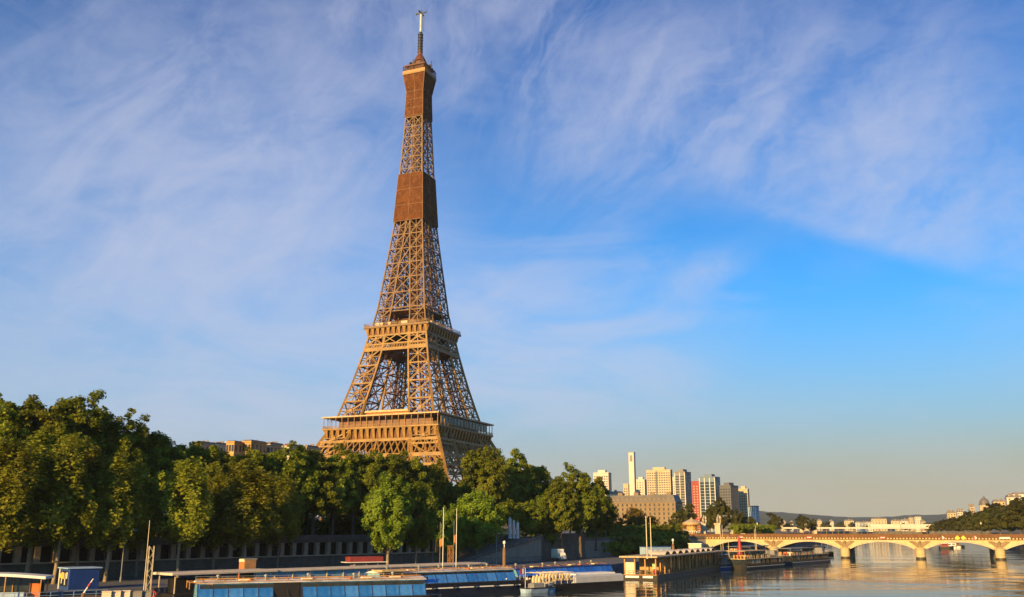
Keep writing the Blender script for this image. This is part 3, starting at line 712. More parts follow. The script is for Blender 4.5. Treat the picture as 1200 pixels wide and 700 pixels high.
# --- netting bands
def net(h0, h1, o0, o1, name, rows, cols=2, lo=None, hi=None):
    a, c_ = lo or wo(h0) + o0, hi or wo(h1) + o1; q = MB(); z = MB()
    rn = random.Random(int(h0)); nu, nv = 16, 24                # sheets hung on scaffolding: creased and bellied between the fixings
    for k in range(4):
        vs = []
        for j in range(nv + 1):
            for i in range(nu + 1):
                u, v = -1 + 2 * i / nu, j / nv; w = a + (c_ - a) * v; e = 0 if i in (0, nu) else rn.uniform(-.22, .18) + .16 * math.sin(math.pi * ((v * rows) % 1))
                vs.append(rot4(k, u * w, w + e, h0 + (h1 - h0) * v))
        q.add(vs, [(j * (nu + 1) + i, j * (nu + 1) + i + 1, (j + 1) * (nu + 1) + i + 1, (j + 1) * (nu + 1) + i) for j in range(nv) for i in range(nu)])
    q.add([(-a, -a, h0), (a, -a, h0), (a, a, h0), (-a, a, h0)], [(3, 2, 1, 0)])
    o = q.build(name, netting, tw)
    for k in range(4):
        for r_ in range(rows + 1):
            h = h0 + (h1 - h0) * r_ / rows; w = a + (c_ - a) * r_ / rows + .06; z.bar(rot4(k, -w, w, h), rot4(k, w, w, h), .28)
        for j in range(cols + 1):
            u = -1 + 2 * j / cols; z.bar(rot4(k, u * a, a + .06, h0), rot4(k, u * c_, c_ + .06, h1), .30)
        for r_ in range(rows):
            for j in range(cols):
                h_a, h_b = h0 + (h1 - h0) * r_ / rows, h0 + (h1 - h0) * (r_ + 1) / rows; w0, w1 = a + (c_ - a) * r_ / rows + .05, a + (c_ - a) * (r_ + 1) / rows + .05
                u0, u1 = -1 + 2 * j / cols, -1 + 2 * (j + 1) / cols
                z.bar(rot4(k, u0 * w0, w0, h_a), rot4(k, u1 * w1, w1, h_b), .12); z.bar(rot4(k, u1 * w0, w0, h_a), rot4(k, u0 * w1, w1, h_b), .12)
    z.build('netting_seam', seam, o)
net(181.5, 211.5, 0.65, 0.6, 'safety_netting', 3)
net(249.5, 266.0, 0.6, 0.5, 'safety_netting', 3)
net(266.0, 277.0, 0, 0, 'summit_netting', 1, 2, 5.7, 7.4)
# --- summit
ring(7.8, 0.1, 277.0, 278.0, 'summit_deck', iron); ring(7.7, 7.4, 278.0, 279.6, 'summit_parapet', mat('summit_cream', (0.34, 0.19, 0.07), 0.6))
railing(7.5, 279.6, 282.6, 1.1, 'summit_cage', iron_dark_shaded, 0.16, 3)
q = MB(); q.bev(-5.8, 5.8, -5.8, 5.8, 279.0, 284.2, .5); q.build('summit_cabin', iron_dark_shaded, tw)
ring(7.2, 0.1, 283.0, 283.6, 'summit_roof', iron_dark_shaded)
q = MB(); q.bev(-4.2, 4.2, -4.2, 4.2, 283.6, 288.0, 1.2); q.lathe([(3.9, 288), (3.3, 290.0), (2.2, 291.8), (1.5, 293.0), (1.4, 296.0)], 12); q.build('upper_cabin', iron_dark_shaded, tw)
q = MB()
rnd = random.Random(3)
for i in range(26):
    a = rnd.uniform(0, 6.28); r = rnd.uniform(4.2, 7.0); z = 283.6; q.bar((r * math.cos(a), r * math.sin(a), z), (r * math.cos(a) * .97, r * math.sin(a) * .97, z + rnd.uniform(1.2, 4.5)), rnd.uniform(.15, .4))
for i in range(14):
    a = rnd.uniform(0, 6.28); r = rnd.uniform(5.5, 8.0); z = rnd.uniform(280, 287); p = Vector((r * math.cos(a), r * math.sin(a), z)); q.bar(p * 1.0, p + Vector((math.cos(a) * 1.2, math.sin(a) * 1.2, 0)), .5, .9)
q.build('aerial', dark_metal, tw)
q = MB()
for s in (-1, 1):
    q.bar((s * 8.4, s * -2, 283), (s * 9.4, s * -2.4, 283.4), .5); q.bar((s * 9.4, s * -2.4, 281.6), (s * 9.4, s * -2.4, 286.0), .45)
q.build('aerial', dark_metal, tw)
q = MB(); q.lathe([(1.35, 293), (1.1, 308.6)], 10)
for i in range(7): z = 294.5 + i * 2.0; q.lathe([(1.7, z), (1.7, z + .7)], 10)
q.build('antenna_base', dark_metal, tw)
q = MB(); q.lathe([(0.72, 308.6), (0.72, 322.0)], 10); q.build('antenna_mast', antenna_w, tw)
q = MB(); q.bar((-3.6, 0, 322), (3.6, 0, 322), .6); q.bar((0, -3.6, 322), (0, 3.6, 322), .6); q.bar((0, 0, 322), (0, 0, 324.5), .4)
for s in (-1, 1): q.bar((s * 3.4, 0, 321.3), (s * 3.4, 0, 322.9), .5); q.bar((1.5, s * 1.0, 309), (1.5, s * 1.0, 321), .22)
q.build('antenna_cross', dark_metal, tw)
# ================================================================ TREES
def crown_mesh(name, seed, rx, rz, nclump, nleaf, leaf, m, limbs, zc, low=0.0, droop=0.0, spike=0.0):
    """leaf clumps spread through the crown's volume; limbs = list collecting clump centres for the branches"""
    rnd = random.Random(seed); vs = []; fs = []
    cen = []
    lob = [(rnd.uniform(0, 6.28), rnd.uniform(-.5, .9), rnd.uniform(.12, .3)) for _ in range(7)]
    for i in range(nclump):
        a = rnd.uniform(0, 6.2832); u = rnd.uniform(-1, 1); r = rnd.random() ** 0.40
        s = math.sqrt(1 - u * u)
        d = Vector((s * math.cos(a), s * math.sin(a), u))
        k = 0.84
        for la, lu, lw in lob:
            q = Vector((math.cos(la) * math.sqrt(1 - lu * lu), math.sin(la) * math.sqrt(1 - lu * lu), lu))
            k += lw * max(0, d.dot(q)) ** 6
        wz = rz * (1.0 if u > 0 else 1.0 - low)
        c = Vector((d.x * rx * r * k, d.y * rx * r * k, zc + d.z * wz * r * k))
        if spike and u > 0: c.x *= 1 - spike * u * .6; c.y *= 1 - spike * u * .6
        cen.append((c, rnd.uniform(0.6, 1.25)))
    for c, k in cen:
        R_ = (0.13 * rx + 0.42 if spike > .3 else 0.115 * rx + 0.40) * k
        for j in range(int(nleaf * k)):
            a = rnd.uniform(0, 6.2832); u = rnd.uniform(-1, 1); s = math.sqrt(1 - u * u); r = R_ * rnd.random() ** 0.45
            p = c + Vector((s * math.cos(a) * r, s * math.sin(a) * r, u * r * (2.1 if spike > .3 else 1.0 if spike else 0.78)))
            out = (p - Vector((0, 0, zc - rz * .3))).normalized()
            n = (out + Vector((rnd.gauss(0, .5), rnd.gauss(0, .5), rnd.gauss(0.2, .5)))).normalized()
            t = n.cross(Vector((rnd.gauss(0, 1), rnd.gauss(0, 1), rnd.gauss(0, 1)))).normalized(); b_ = n.cross(t)
            l = leaf * rnd.uniform(.45, 1.5); w = l * rnd.uniform(.55, .85)
            k0 = len(vs)
            vs += [tuple(p - t * l), tuple(p + b_ * w + n * .12 * l), tuple(p + t * l), tuple(p - b_ * w + n * .12 * l)]
            fs.append((k0, k0 + 1, k0 + 2, k0 + 3))
    limbs.extend(cen)
    me = bpy.data.meshes.new(name); me.from_pydata(vs, [], fs); me.materials.append(m); me.update()
    return me
def trunk_mesh(name, seed, h, r0, zc, rz, cen, m, lean=0.0):
    rnd = random.Random(seed + 99); q = MB(); top = Vector((lean * h, 0, zc + rz * .35))
    pts = [Vector((0, 0, -0.4)), Vector((0, 0, 0.5))]; rs = [r0 * 1.5, r0]
    for i in range(1, 6):
        s = i / 5; pts.append(Vector((lean * h * s + rnd.uniform(-.15, .15), rnd.uniform(-.15, .15), 0.5 + (top.z - .5) * s))); rs.append(r0 * (1 - .72 * s))
    q.tube(pts, rs, 8)
    fork = [p for p in pts[2:]]
    for c, k in sorted(cen, key=lambda x: -x[1])[:26]:
        base = min(fork, key=lambda p: abs(p.z - (c.z - 0.55 * (Vector((c.x, c.y)).length))))
        mid = base.lerp(c, .5) + Vector((rnd.uniform(-.4, .4), rnd.uniform(-.4, .4), rnd.uniform(-.3, .6)))
        q.tube([base, mid, c], [r0 * .34, r0 * .2, r0 * .05], 5)
    return q.mesh(name, m, True)
KINDS = {}
def kind(key, seed, h, rx, rz, zc, nclump, nleaf, leaf, lm, bm_, r0, **kw):
    lst = KINDS.setdefault(key, []); cen = []
    lean = kw.pop('lean', 0)
    c = crown_mesh(key + '_crown', seed, rx, rz, nclump, nleaf, leaf, lm, cen, zc, **kw)
    lst.append((h, trunk_mesh(key + '_trunk', seed, h, r0, zc, rz, cen, bm_, lean), c))
for sd in (1, 2, 3, 4): kind('plane', sd, 24.0, 6.6, 9.2, 14.4, 300, 125, 0.28, leaf_dark, bark, 0.45, low=0.05)
for sd in (11, 12, 13): kind('poplar', sd, 22.0, 4.0, 8.6, 13.0, 170, 110, 0.23, leaf_light, bark_pale, 0.26, spike=0.55, lean=0.02)
for sd in (21, 22, 23): kind('fresh', sd, 20.0, 6.2, 8.4, 11.4, 260, 120, 0.25, leaf_fresh, bark_pale, 0.36, spike=0.25)
for sd in (31, 32): kind('gold', sd, 12.0, 4.8, 5.0, 6.9, 110, 80, 0.28, leaf_gold, bark, 0.25)
for sd in (41, 42, 43): kind('bush', sd, 7.0, 4.6, 3.3, 3.4, 110, 80, 0.28, leaf_dark, bark, 0.18)
for sd in (51, 52, 53): kind('far', sd, 15.0, 6.6, 6.6, 8.2, 110, 60, 0.48, leaf_far, bark, 0.35)
NTREE = 0
def tree(k, label, x, y, z, h, wr=1.0, group=None, name=None, var=None):
    """h = full height in metres, wr = width factor"""
    global NTREE
    NTREE += 1
    v = KINDS[k][(NTREE if var is None else var) % len(KINDS[k])]; s = h / v[0]
    nm = name or {'plane': 'plane_tree', 'poplar': 'poplar_tree', 'fresh': 'young_tree', 'gold': 'autumn_tree', 'bush': 'shrub', 'far': 'far_tree'}[k]
    t = thing(nm, label, 'shrub' if k == 'bush' else 'tree', (x, y, z), (NTREE * 2.39996) % 6.283, group)
    place(v[1], 'trunk', t, scale=(s * wr, s * wr, s)); place(v[2], 'crown', t, scale=(s * wr, s * wr, s))
    return t
def onrow(px, off):                                     # where the sight line of a pixel column meets a row parallel to the quay wall
    r = (px - 600) / F / (CP - (350 - 600) / F * SP); ax, ay = W(0, off)
    t = (r * ay - ax) / (.61 - .79 * r); return W(t, off)
ORD = ['first', 'second', 'third', 'fourth', 'fifth', 'sixth', 'seventh', 'eighth', 'ninth', 'tenth', 'eleventh', 'twelfth', 'thirteenth', 'fourteenth', 'fifteenth', 'sixteenth', 'seventeenth', 'eighteenth']
# tall old planes on the street, high on the left
for i, (px, py) in enumerate(((-14, 470), (18, 463), (60, 461), (99, 471), (131, 491), (160, 497), (186, 507), (210, 517))):
    x, y = onrow(px, 17 if i % 2 else 14); h = zat(py, y) - 9.5
    tree('plane', 'tall dark plane tree on the street, %s from the left edge among the high ones' % ORD[i], x, y, 9.5, h + .6, 0.92, 'tall plane trees on the left')
# clipped row behind the gallery
pxs = [233, 254, 276, 299, 322, 345, 368, 391, 414, 437, 459, 480, 499]
pys = [524, 530, 531, 526, 524, 527, 526, 529, 526, 527, 529, 534, 543]
for i, (px, py) in enumerate(zip(pxs, pys)):
    x, y = onrow(px, 13); tree('plane', 'dark plane tree above the pillared wall, %s in the clipped row' % ORD[i], x, y, 9.5, zat(py, y) - 9.2, 1.0, 'plane trees behind the pillared wall')
for i, px in enumerate((-30, 5, 40, 80, 118, 150, 180, 205, 228, 252, 278, 305, 332, 360, 388, 416, 445, 474, 500)):
    x, y = onrow(px, 31); tree('plane', 'shaded plane tree of the second row, mostly hidden behind the front row', x, y, 9.5, 25.5, 1.1, 'second row of plane trees on the street')
# unseen trees added past the left edge, sized to throw shade over the quay
for i, (t, o) in enumerate(((-30, 15), (-46, 15), (-62, 15), (-80, 15), (-100, 15), (-34, -9), (-52, -8), (-70, -9), (-90, -8))):
    x, y = W(t, o); tree('plane', 'unseen plane tree added beyond the left edge to shade the bank', x, y, 9.5 if o > 0 else 2.0, 20 if o > 0 else 21, 1.2, 'unseen shade trees beyond the left edge')
for i, t in enumerate(range(-10, 190, 9)):
    x, y = W(t, 38 + (i % 3) * 2); tree('bush', 'dense dark shrub behind the street trunks', x, y, 9.5, 7.5 + (i % 2), 1.25, 'shrub hedge behind the street trees')
for i, t in enumerate(range(60, 190, 11)):
    x, y = W(t, 70 + (i % 3) * 8); tree('far', 'garden tree between the street trees and the tower foot', x, y, 9.5, 17 + (i % 3) * 1.5, 1.0, 'garden trees before the tower foot')
# poplars and young trees on the lower quay
for i, (px, py, wr, lab) in enumerate(((4, 512, 1.2, 'yellow green poplar on the quay at the left edge of the photo'), (40, 500, 1.45, 'broad sunlit poplar in front of the tallest trees'),
        (72, 520, 1.2, 'poplar right beside the broad sunlit one'), (98, 521, 1.1, 'poplar with reddish top twigs above the blue container'), (131, 528, 1.2, 'poplar with bright yellow green tips over the street lamp'),
        (166, 552, 1.0, 'low poplar just left of the tall bright one'), (214, 537, 1.25, 'tall bright yellow poplar standing alone before the wall'), (254, 550, 1.2, 'poplar with olive crown right of the tall bright one'),
        (292, 547, 1.5, 'wide yellow green poplar in front of the clipped row'), (328, 556, 1.1, 'last poplar on the quay before the bare wall'))):
    x, y = onrow(px, -4 if i % 2 else -13); tree('poplar', lab, x, y, 2.0, zat(py, y) - 1.6, wr * 1.05, 'poplars on the lower quay')
for lab, px, off, py, wr in (('bright fresh green tree standing forward on the quay below the tower', 456, -18, 554, 0.95), ('smaller green tree just right of the bright fresh one', 489, -16, 562, 0.85),
                             ('round green tree behind the two white flagpoles', 560, -5, 573, 1.15)):
    x, y = onrow(px, off); tree('fresh', lab, x, y, 2.0, zat(py, y) - 1.6, wr, 'young trees on the quay')
for lab, px, Y, py, zb, wr, k in (('large olive green tree overlapping the right foot of the tower', 568, 335, 522, 9.5, 0.92, 'plane'), ('dark tree right of the tower with a rounded shoulder', 606, 360, 530, 9.5, 0.85, 'plane'),
        ('dark tree sloping down right of the rounded one', 630, 372, 541, 9.5, 0.85, 'plane'), ('sunlit olive tree above the white truck', 680, 352, 549, 3.0, 0.95, 'plane'), ('tree with light upper leaves left of the white truck', 640, 352, 573, 2.0, 1.2, 'fresh'),
        ('olive tree close behind the one with light upper leaves', 658, 345, 560, 4.0, 1.0, 'plane'), ('low green tree left of the round one at the flagpoles', 528, 300, 592, 2.0, 1.1, 'fresh'), ('dark tree closing the gap left of the white pillars', 588, 338, 580, 9.5, 1.1, 'plane'), ('dark tree between the white pillars and the truck', 622, 338, 586, 6.0, 1.2, 'plane'), ('olive tree at the right end of the tall group', 698, 372, 562, 5.0, 0.9, 'plane'), ('shaded tree between the olive tree and the apartment block', 706, 400, 578, 6.0, 0.9, 'plane'), ('dark tree filling the gap behind the white pillars', 601, 330, 588, 9.5, 1.0, 'plane'), ('dark tree low behind the flagpoles', 530, 330, 566, 9.5, 1.1, 'plane'), ('dark tree close beside the right tower foot', 513, 345, 548, 9.5, 0.8, 'plane'),
        ('dark tree behind the round one at the flagpoles', 545, 350, 560, 9.5, 1.0, 'plane'), ('low dark tree right of the truck at the end of the wall', 668, 372, 580, 9.5, 1.1, 'plane')):
    tree(k, lab, xat(px, Y), Y, zb, zat(py, Y) - zb + .4, wr, 'trees right of the tower')
# mixed planting between the wall and the bridge end
for lab, px, Y, py, zb, wr, k in (('orange leaved tree in front of the long apartment block', 744, 430, 594, 9.0, 1.0, 'gold'), ('small round rust coloured tree left of the orange one', 725, 415, 607, 8.2, 0.8, 'gold'), ('olive tree right of the orange one', 762, 440, 604, 9.0, 1.0, 'gold'),
        ('dark tree at the left end of the apartment block', 708, 440, 592, 9.0, 0.8, 'far'), ('dark green tree left of the carousel', 786, 440, 610, 8.2, 0.9, 'far'), ('dark tree between the block and the carousel', 806, 600, 590, 9.5, 0.75, 'far'), ('second dark tree behind the carousel roof', 797, 580, 598, 9.5, 0.8, 'far'),
        ('tall olive tree behind the two stone statues', 845, 560, 584, 9.5, 0.8, 'far'), ('dark tree sloping right behind the bridge lamp', 866, 600, 597, 9.5, 0.9, 'far'), ('lower dark tree right of the olive one', 881, 640, 606, 9.5, 0.9, 'far'), ('tree before the grey office towers', 833, 600, 592, 9.5, 0.7, 'far'),
        ('round dark tree on the far bank left of the viaduct', 909, 720, 601, 9.5, 0.80, 'far'), ('brown green tree in front of the viaduct arch', 941, 760, 604, 9.5, 0.95, 'far'), ('low tree beside the brown green one', 953, 780, 608, 9.5, 0.7, 'far')):
    tree(k, lab, xat(px, Y), Y, zb, zat(py, Y) - zb + .3, wr, 'trees between the wall and the bridge')
for i, px in enumerate((694, 703, 713, 722, 731, 741, 751, 760, 770, 780, 789)):
    Y = 398 + i * 4; tree('bush', 'dark clipped shrub on the bank, %s from the left of the dense belt' % ORD[i], xat(px, Y), Y, 2.0 if i < 9 else 2.0, zat(612 + (i % 3) * 2, Y) - 2.0, 0.95, 'shrub belt on the bank')
for i, px in enumerate((699, 716, 734, 752, 772)):
    Y = 388 + i * 6; tree('bush', 'low shrub at the foot of the belt, %s from the left' % ORD[i], xat(px, Y), Y, 2.0, zat(626, Y) - 2.0, 1.3, 'low shrubs at the foot of the belt')
for i, px in enumerate((862, 869, 877, 886, 894, 902)):
    Y = 540 + i * 8; tree('bush', 'pale olive hedge shrub beyond the bridge parapet, %s from the left' % ORD[i], xat(px, Y), Y, 9.5, zat(613 + (i > 3), Y) - 9.5, 1.0, 'hedge beyond the bridge')
# right bank: a double line of trees, then the hill wood
rnd = random.Random(12)
row = [(1196, 500, 592), (1184, 520, 594), (1172, 540, 597), (1160, 560, 599), (1149, 585, 601), (1139, 610, 603), (1129, 640, 604), (1120, 680, 606), (1111, 720, 608), (1103, 770, 610), (1096, 820, 612), (1090, 880, 613)]
for i, (px, Y, py) in enumerate(row):
    tree('far', 'dark tree along the right bank beyond the bridge, %s from the right edge' % ORD[i], xat(px, Y), Y, 9.5, zat(py, Y) - 9.5, 1.05, 'trees along the right bank')
hillrow = [(1202, 560, 583), (1190, 590, 586), (1178, 620, 589), (1167, 650, 592), (1156, 690, 596), (1146, 730, 599), (1136, 770, 602), (1126, 820, 605), (1117, 870, 607), (1108, 930, 609), (1098, 1000, 611)]
for i, (px, Y, py) in enumerate(hillrow):
    tree('far', 'tree of the hillside wood on the right bank, %s from the right edge' % ORD[i], xat(px, Y), Y, 11 if px < 1150 else 14, zat(py, Y) - (11 if px < 1150 else 14), 1.3, 'hillside trees on the right bank')
for i, (px, py, Y) in enumerate(((968, 611, 1500), (985, 612, 1600), (1000, 612, 1550), (1014, 613, 1500), (1044, 613, 1700), (1060, 613, 1550), (924, 612, 1300), (1085, 613, 1400))):
    tree('far', 'small distant tree among the pale houses on the horizon, %s of the eight' % ORD[i], xat(px, Y), Y, 9.5, zat(py, Y) - 9.5, 1.4, 'distant trees on the horizon')

# ================================================================ BUILDINGS
bcream = mat('facade_cream', (0.48, 0.38, 0.25), 0.85, var=0.12, vscale=0.05)
bwhite = mat('facade_white', (0.56, 0.50, 0.42), 0.85, var=0.08, vscale=0.05)
bgrey = mat('facade_grey', (0.20, 0.19, 0.18), 0.8, var=0.12, vscale=0.05)
bdark = mat('facade_dark', (0.11, 0.11, 0.12), 0.7, var=0.12, vscale=0.05)
bred = mat('facade_red', (0.28, 0.05, 0.04), 0.7, var=0.12, vscale=0.05)
bblue = mat('facade_blue', (0.10, 0.15, 0.22), 0.5, var=0.15, vscale=0.05)
bstone = mat('facade_stone', (0.23, 0.165, 0.105), 0.85, var=0.15, vscale=0.08)
borange_lit = mat('facade_orange_lit', (0.50, 0.28, 0.10), 0.85, var=0.2, vscale=0.1)  # orange sunlight put into the facade colour
zinc = mat('zinc_roof', (0.13, 0.115, 0.11), 0.55, var=0.2, vscale=0.2)
win = mat('far_window', (0.035, 0.035, 0.04), 0.25, var=0.3, vscale=0.2)
def tower_block(name, label, px0, px1, ptop, Y, depth, wall, rot, floor=3.1, bay=3.4, pier=1.0, dark=win, roofbox=(.25, .75, 3.2), group='high rise towers down river', zb=9.5, bandh=1.5, split=None, piermat=None):
    xa, xb = xat(px0, Y), xat(px1, Y); H = zat(ptop, Y) - zb
    # the visible width covers the front face and a slice of the right side
    wv = xb - xa; c, s = math.cos(rot), math.sin(rot)
    w = max(4.0, (wv - depth * s) / c)
    t = thing(name, label, 'tower block', (xa, Y, zb), -rot, group)
    q = MB(); q.box(0, w, 0, depth, -1, H); q.build('wall', wall, t)
    n = max(3, int((H - 4) / floor)); g = 0.12
    q = MB(); q.box(-g, w + g, -g, depth + g, 0, bandh); bm_ = q.mesh('window_band', dark)
    for i in range(n): place(bm_, 'window_band', t, (0, 0, 3.2 + i * floor))
    q = MB(); nb = max(2, round(w / bay))
    for i in range(nb + 1):
        x = min(max(w * i / nb, pier / 2 - .25), w - pier / 2 + .25); q.box(x - pier / 2, x + pier / 2, -.3, -.05, 0, H - .2)
    nd = max(2, round(depth / bay))
    for i in range(nd + 1): y = min(max(depth * i / nd, pier / 2), depth - pier / 2); q.box(w + .05, w + .3, y - pier / 2, y + pier / 2, 0, H - .2)
    q.build('facade_pier', piermat or wall, t)
    if split:
        q = MB(); q.box(w * split[0], w * split[1], -.45, -.32, 0, H - 1); q.build('stair_panel', bdark, t)
    q = MB(); q.box(-.5, w + .5, -.5, depth + .5, H, H + 1.0); q.build('roof', wall, t)
    if roofbox: q = MB(); q.box(w * roofbox[0], w * roofbox[1], depth * .2, depth * .8, H + 1.0, H + 1.0 + roofbox[2]); q.build('plant_room', wall, t)
    return t
r0 = R(24)
tower_block('high_rise', 'pale tower block at the left of the group, half behind the trees', 697, 718, 555, 1250, 12, bwhite, r0)
tower_block('high_rise', 'low cream block just left of the tall white chimney', 732, 741, 568, 1250, 10, bcream, r0, roofbox=None)
tower_block('high_rise', 'white ribbed block just right of the tall white chimney', 747, 760, 563, 1280, 10, bwhite, r0, pier=1.8)
tower_block('high_rise', 'wide cream tower block with a dark central stripe', 760, 789.5, 552, 1200, 9, bcream, r0, split=(.38, .45), floor=2.9, bay=3.0)
tower_block('high_rise', 'narrow white block glimpsed between cream and grey towers', 789, 796, 560, 1320, 8, bwhite, r0, roofbox=None)
tower_block('high_rise', 'grey tower with pale stripes left of the red one', 793, 814, 554, 1190, 20, bgrey, R(32), piermat=bwhite, bay=5.5)
tower_block('high_rise', 'bright red tower block', 813, 824, 565, 1170, 8, bred, r0, piermat=bred, roofbox=None, dark=bcream, pier=2.0, bay=3.6, bandh=1.0)
tower_block('high_rise', 'blue glass tower with cream top right of the red one', 822, 848, 560, 1130, 19, bblue, R(30), piermat=bwhite, bay=7.0, floor=3.4, bandh=2.2, dark=glass_dark)
tower_block('high_rise', 'broad dark grey office tower', 846, 870, 570, 1110, 22, bdark, R(36), bay=3.0)
tower_block('high_rise', 'slim beige tower right of the dark office tower', 868, 881, 574, 1150, 9, bcream, R(24), bay=2.8)
tower_block('high_rise', 'lowest dark blue block at the right end of the group', 878, 891, 594, 1080, 9, bdark, R(36), bay=2.4, piermat=pale_blue, roofbox=None)
Y = 1230; xa, xb = xat(739, Y), xat(747, Y); H = zat(531, Y) - 9.5
ch = thing('chimney', 'tall slender white heating chimney with a grey vent near its top', 'chimney', ((xa + xb) / 2, Y, 9.5), -r0)
q = MB(); q.bev(-3.6, 3.6, -3.6, 3.6, -1, H, .5); q.build('shaft', bwhite, ch)
q = MB(); q.box(-1.6, 1.6, -3.75, -3.62, H - 11, H - 3); q.build('vent', bgrey, ch)
q = MB(); q.box(-3.9, 3.9, -3.9, 3.9, H, H + .8); q.build('cap', bcream, ch)

# long stone apartment block with mansard roofs; every window a part
def mansard(name, label, px0, px1, pe, pt, Y, depth, rot, wall, nf, bay, cat='building', group=None, zb=9.5, roofm=None, chim=4, winm=None):
    xa, xb = xat(px0, Y), xat(px1, Y); He, Ht = zat(pe, Y) - zb, zat(pt, Y) - zb
    c, s = math.cos(rot), math.sin(rot); w = (xb - xa - depth * s) / c
    t = thing(name, label, cat, (xa, Y, zb), -rot, group)
    q = MB(); q.box(0, w, 0, depth, -1, He); q.build('wall', wall, t)
    q = MB(); q.box(-.4, w + .4, -.4, depth + .4, He, He + .5); q.build('cornice', wall, t)
    q = MB(); k = min(1.8, (Ht - He) * .45); q.prism([(0, 0), (w, 0), (w, depth), (0, depth)], He + .5, Ht, [(k, k), (w - k, k), (w - k, depth - k), (k, depth - k)]); ro = q.build('roof', roofm or zinc, t)
    nb = max(3, round(w / bay)); fh = He / nf
    q = MB(); q.box(-.55, .55, -.08, .1, 0, fh * .58); wm = q.mesh('window', winm or win)
    q = MB(); q.box(-.1, .1, -.6, .6, 0, fh * .58); wside = q.mesh('window', winm or win)
    cnt = 0
    for f in range(nf - 1, -1, -1):
        for i in range(nb):
            if cnt < 84: place(wm, 'window', t, (w * (i + .5) / nb, 0, fh * f + fh * .22)); cnt += 1
    nd = max(2, round(depth / bay))
    for f in range(nf - 1, max(-1, nf - 4), -1):
        for i in range(nd):
            if cnt < 98: place(wside, 'window', t, (w, depth * (i + .5) / nd, fh * f + fh * .22)); cnt += 1
    q = MB()
    for f in range(1, nf): q.box(-.12, w + .12, -.25, -.005, fh * f - .12, fh * f + .12)
    q.build('balcony', wall, t)
    q = MB(); q.box(-.7, .7, -.2, 1.6, 0, 2.0); q.prism([(-.9, -.35), (.9, -.35), (.9, 1.6), (-.9, 1.6)], 2.0, 2.4); dm = q.mesh('dormer', wall)
    ds = min(1.0, (Ht - He) / 4.2)
    for i in range(0, nb, 1): place(dm, 'dormer', ro, (w * (i + .5) / nb, .7, He + .5), scale=(ds, ds, ds))
    q = MB(); q.box(-1.6, 1.6, -.5, .5, 0, 2.4)
    for i in range(4): q.lathe([(.22, 2.4), (.18, 3.2)], 6, (-1.2 + i * .8, 0, 0))
    cm = q.mesh('chimney', bstone)
    for i in range(chim): place(cm, 'chimney', ro, (w * (i + .6) / (chim + .2), depth * .5, Ht - .2), scale=(ds, ds, ds * .8))
    return t
mansard('apartment_block', 'long stone apartment block with mansard roof and dormers below the towers', 712, 799, 590, 581, 640, 16, R(26), bstone, 7, 3.0)
mansard('apartment_block', 'low cream flat topped block behind the long stone one', 712, 734, 580, 576, 800, 12, R(24), bcream, 7, 4, chim=1)
for lab, a, b_, pe, pt, Y, m in (('pale house top with chimneys furthest left above the clipped trees', 218, 240, 521, 517, 430, bcream), ('white house top second from left above the trees', 238, 257, 522, 518, 440, bwhite),
        ('orange lit house top with a high bare gable', 258, 280, 519, 516.5, 420, borange_lit), ('taller orange lit house top with chimneys', 277, 300, 518.5, 515.5, 425, borange_lit), ('pinkish house top right of the orange ones', 303, 322, 522, 518, 440, bcream),
        ('house top with a dark red roof', 326, 346, 524, 520, 440, bwhite), ('last small house top left of the tower', 351, 365, 525, 521, 450, bcream)):
    mansard('house', lab, a, b_, pe, pt, Y, 12, R(20), m, 8, 3.2, group='house tops above the trees', chim=2, roofm=mat('red_zinc', (0.16, 0.06, 0.04), 0.7) if 'red' in lab else None)
# houses up the right hill
for lab, a, b_, pe, pt, Y, zb, m in (('pale house furthest left on the right hill', 1112, 1126, 602, 599, 900, 14, bcream), ('pale house second from left on the right hill', 1124, 1137, 601, 597.5, 880, 16, bwhite), ('cream house below the dark domed turret', 1139, 1150, 598, 593, 800, 18, bcream),
        ('long white house right of the domed turret', 1168, 1186, 589, 586, 760, 22, bcream), ('white house block at the right edge of the photo', 1184, 1206, 584, 580, 740, 24, bwhite), ('upper white house behind the right edge block', 1192, 1212, 580, 577.5, 800, 24, bwhite)):
    mansard('hill_house', lab, a, b_, pe, pt, Y, 12, R(20), m, 6, 3.4, group='houses on the right hill', zb=zb, chim=2)
Y = 790; t = thing('domed_house', 'cream corner house with a dark slate dome on the right hill', 'building', (xat(1157, Y), Y, 18), -R(20))
q = MB(); q.prism([(4.1 * math.cos(i * math.pi / 4 + .39), 4.1 * math.sin(i * math.pi / 4 + .39)) for i in range(8)], -4, zat(592, Y) - 18); q.build('wall', bcream, t)
z0 = zat(592, Y) - 18
q = MB(); q.lathe([(4.4, 0), (4.4, .5), (4.0, .6), (3.7, 2.2), (3.1, 3.8), (2.1, 4.9), (.9, 5.5), (.8, 6.6), (.1, 7.4)], 12, (0, 0, z0)); q.build('dome', zinc, t)
q = MB(); q.box(-.7, .7, -.2, .2, 0, 2.4); wm = q.mesh('window', win)
for f in range(3):
    for i in (5, 6, 7): a = i * math.pi / 4 + .785; place(wm, 'window', t, (3.8 * math.cos(a), 3.8 * math.sin(a), z0 - 4 - f * 4), a + math.pi / 2)
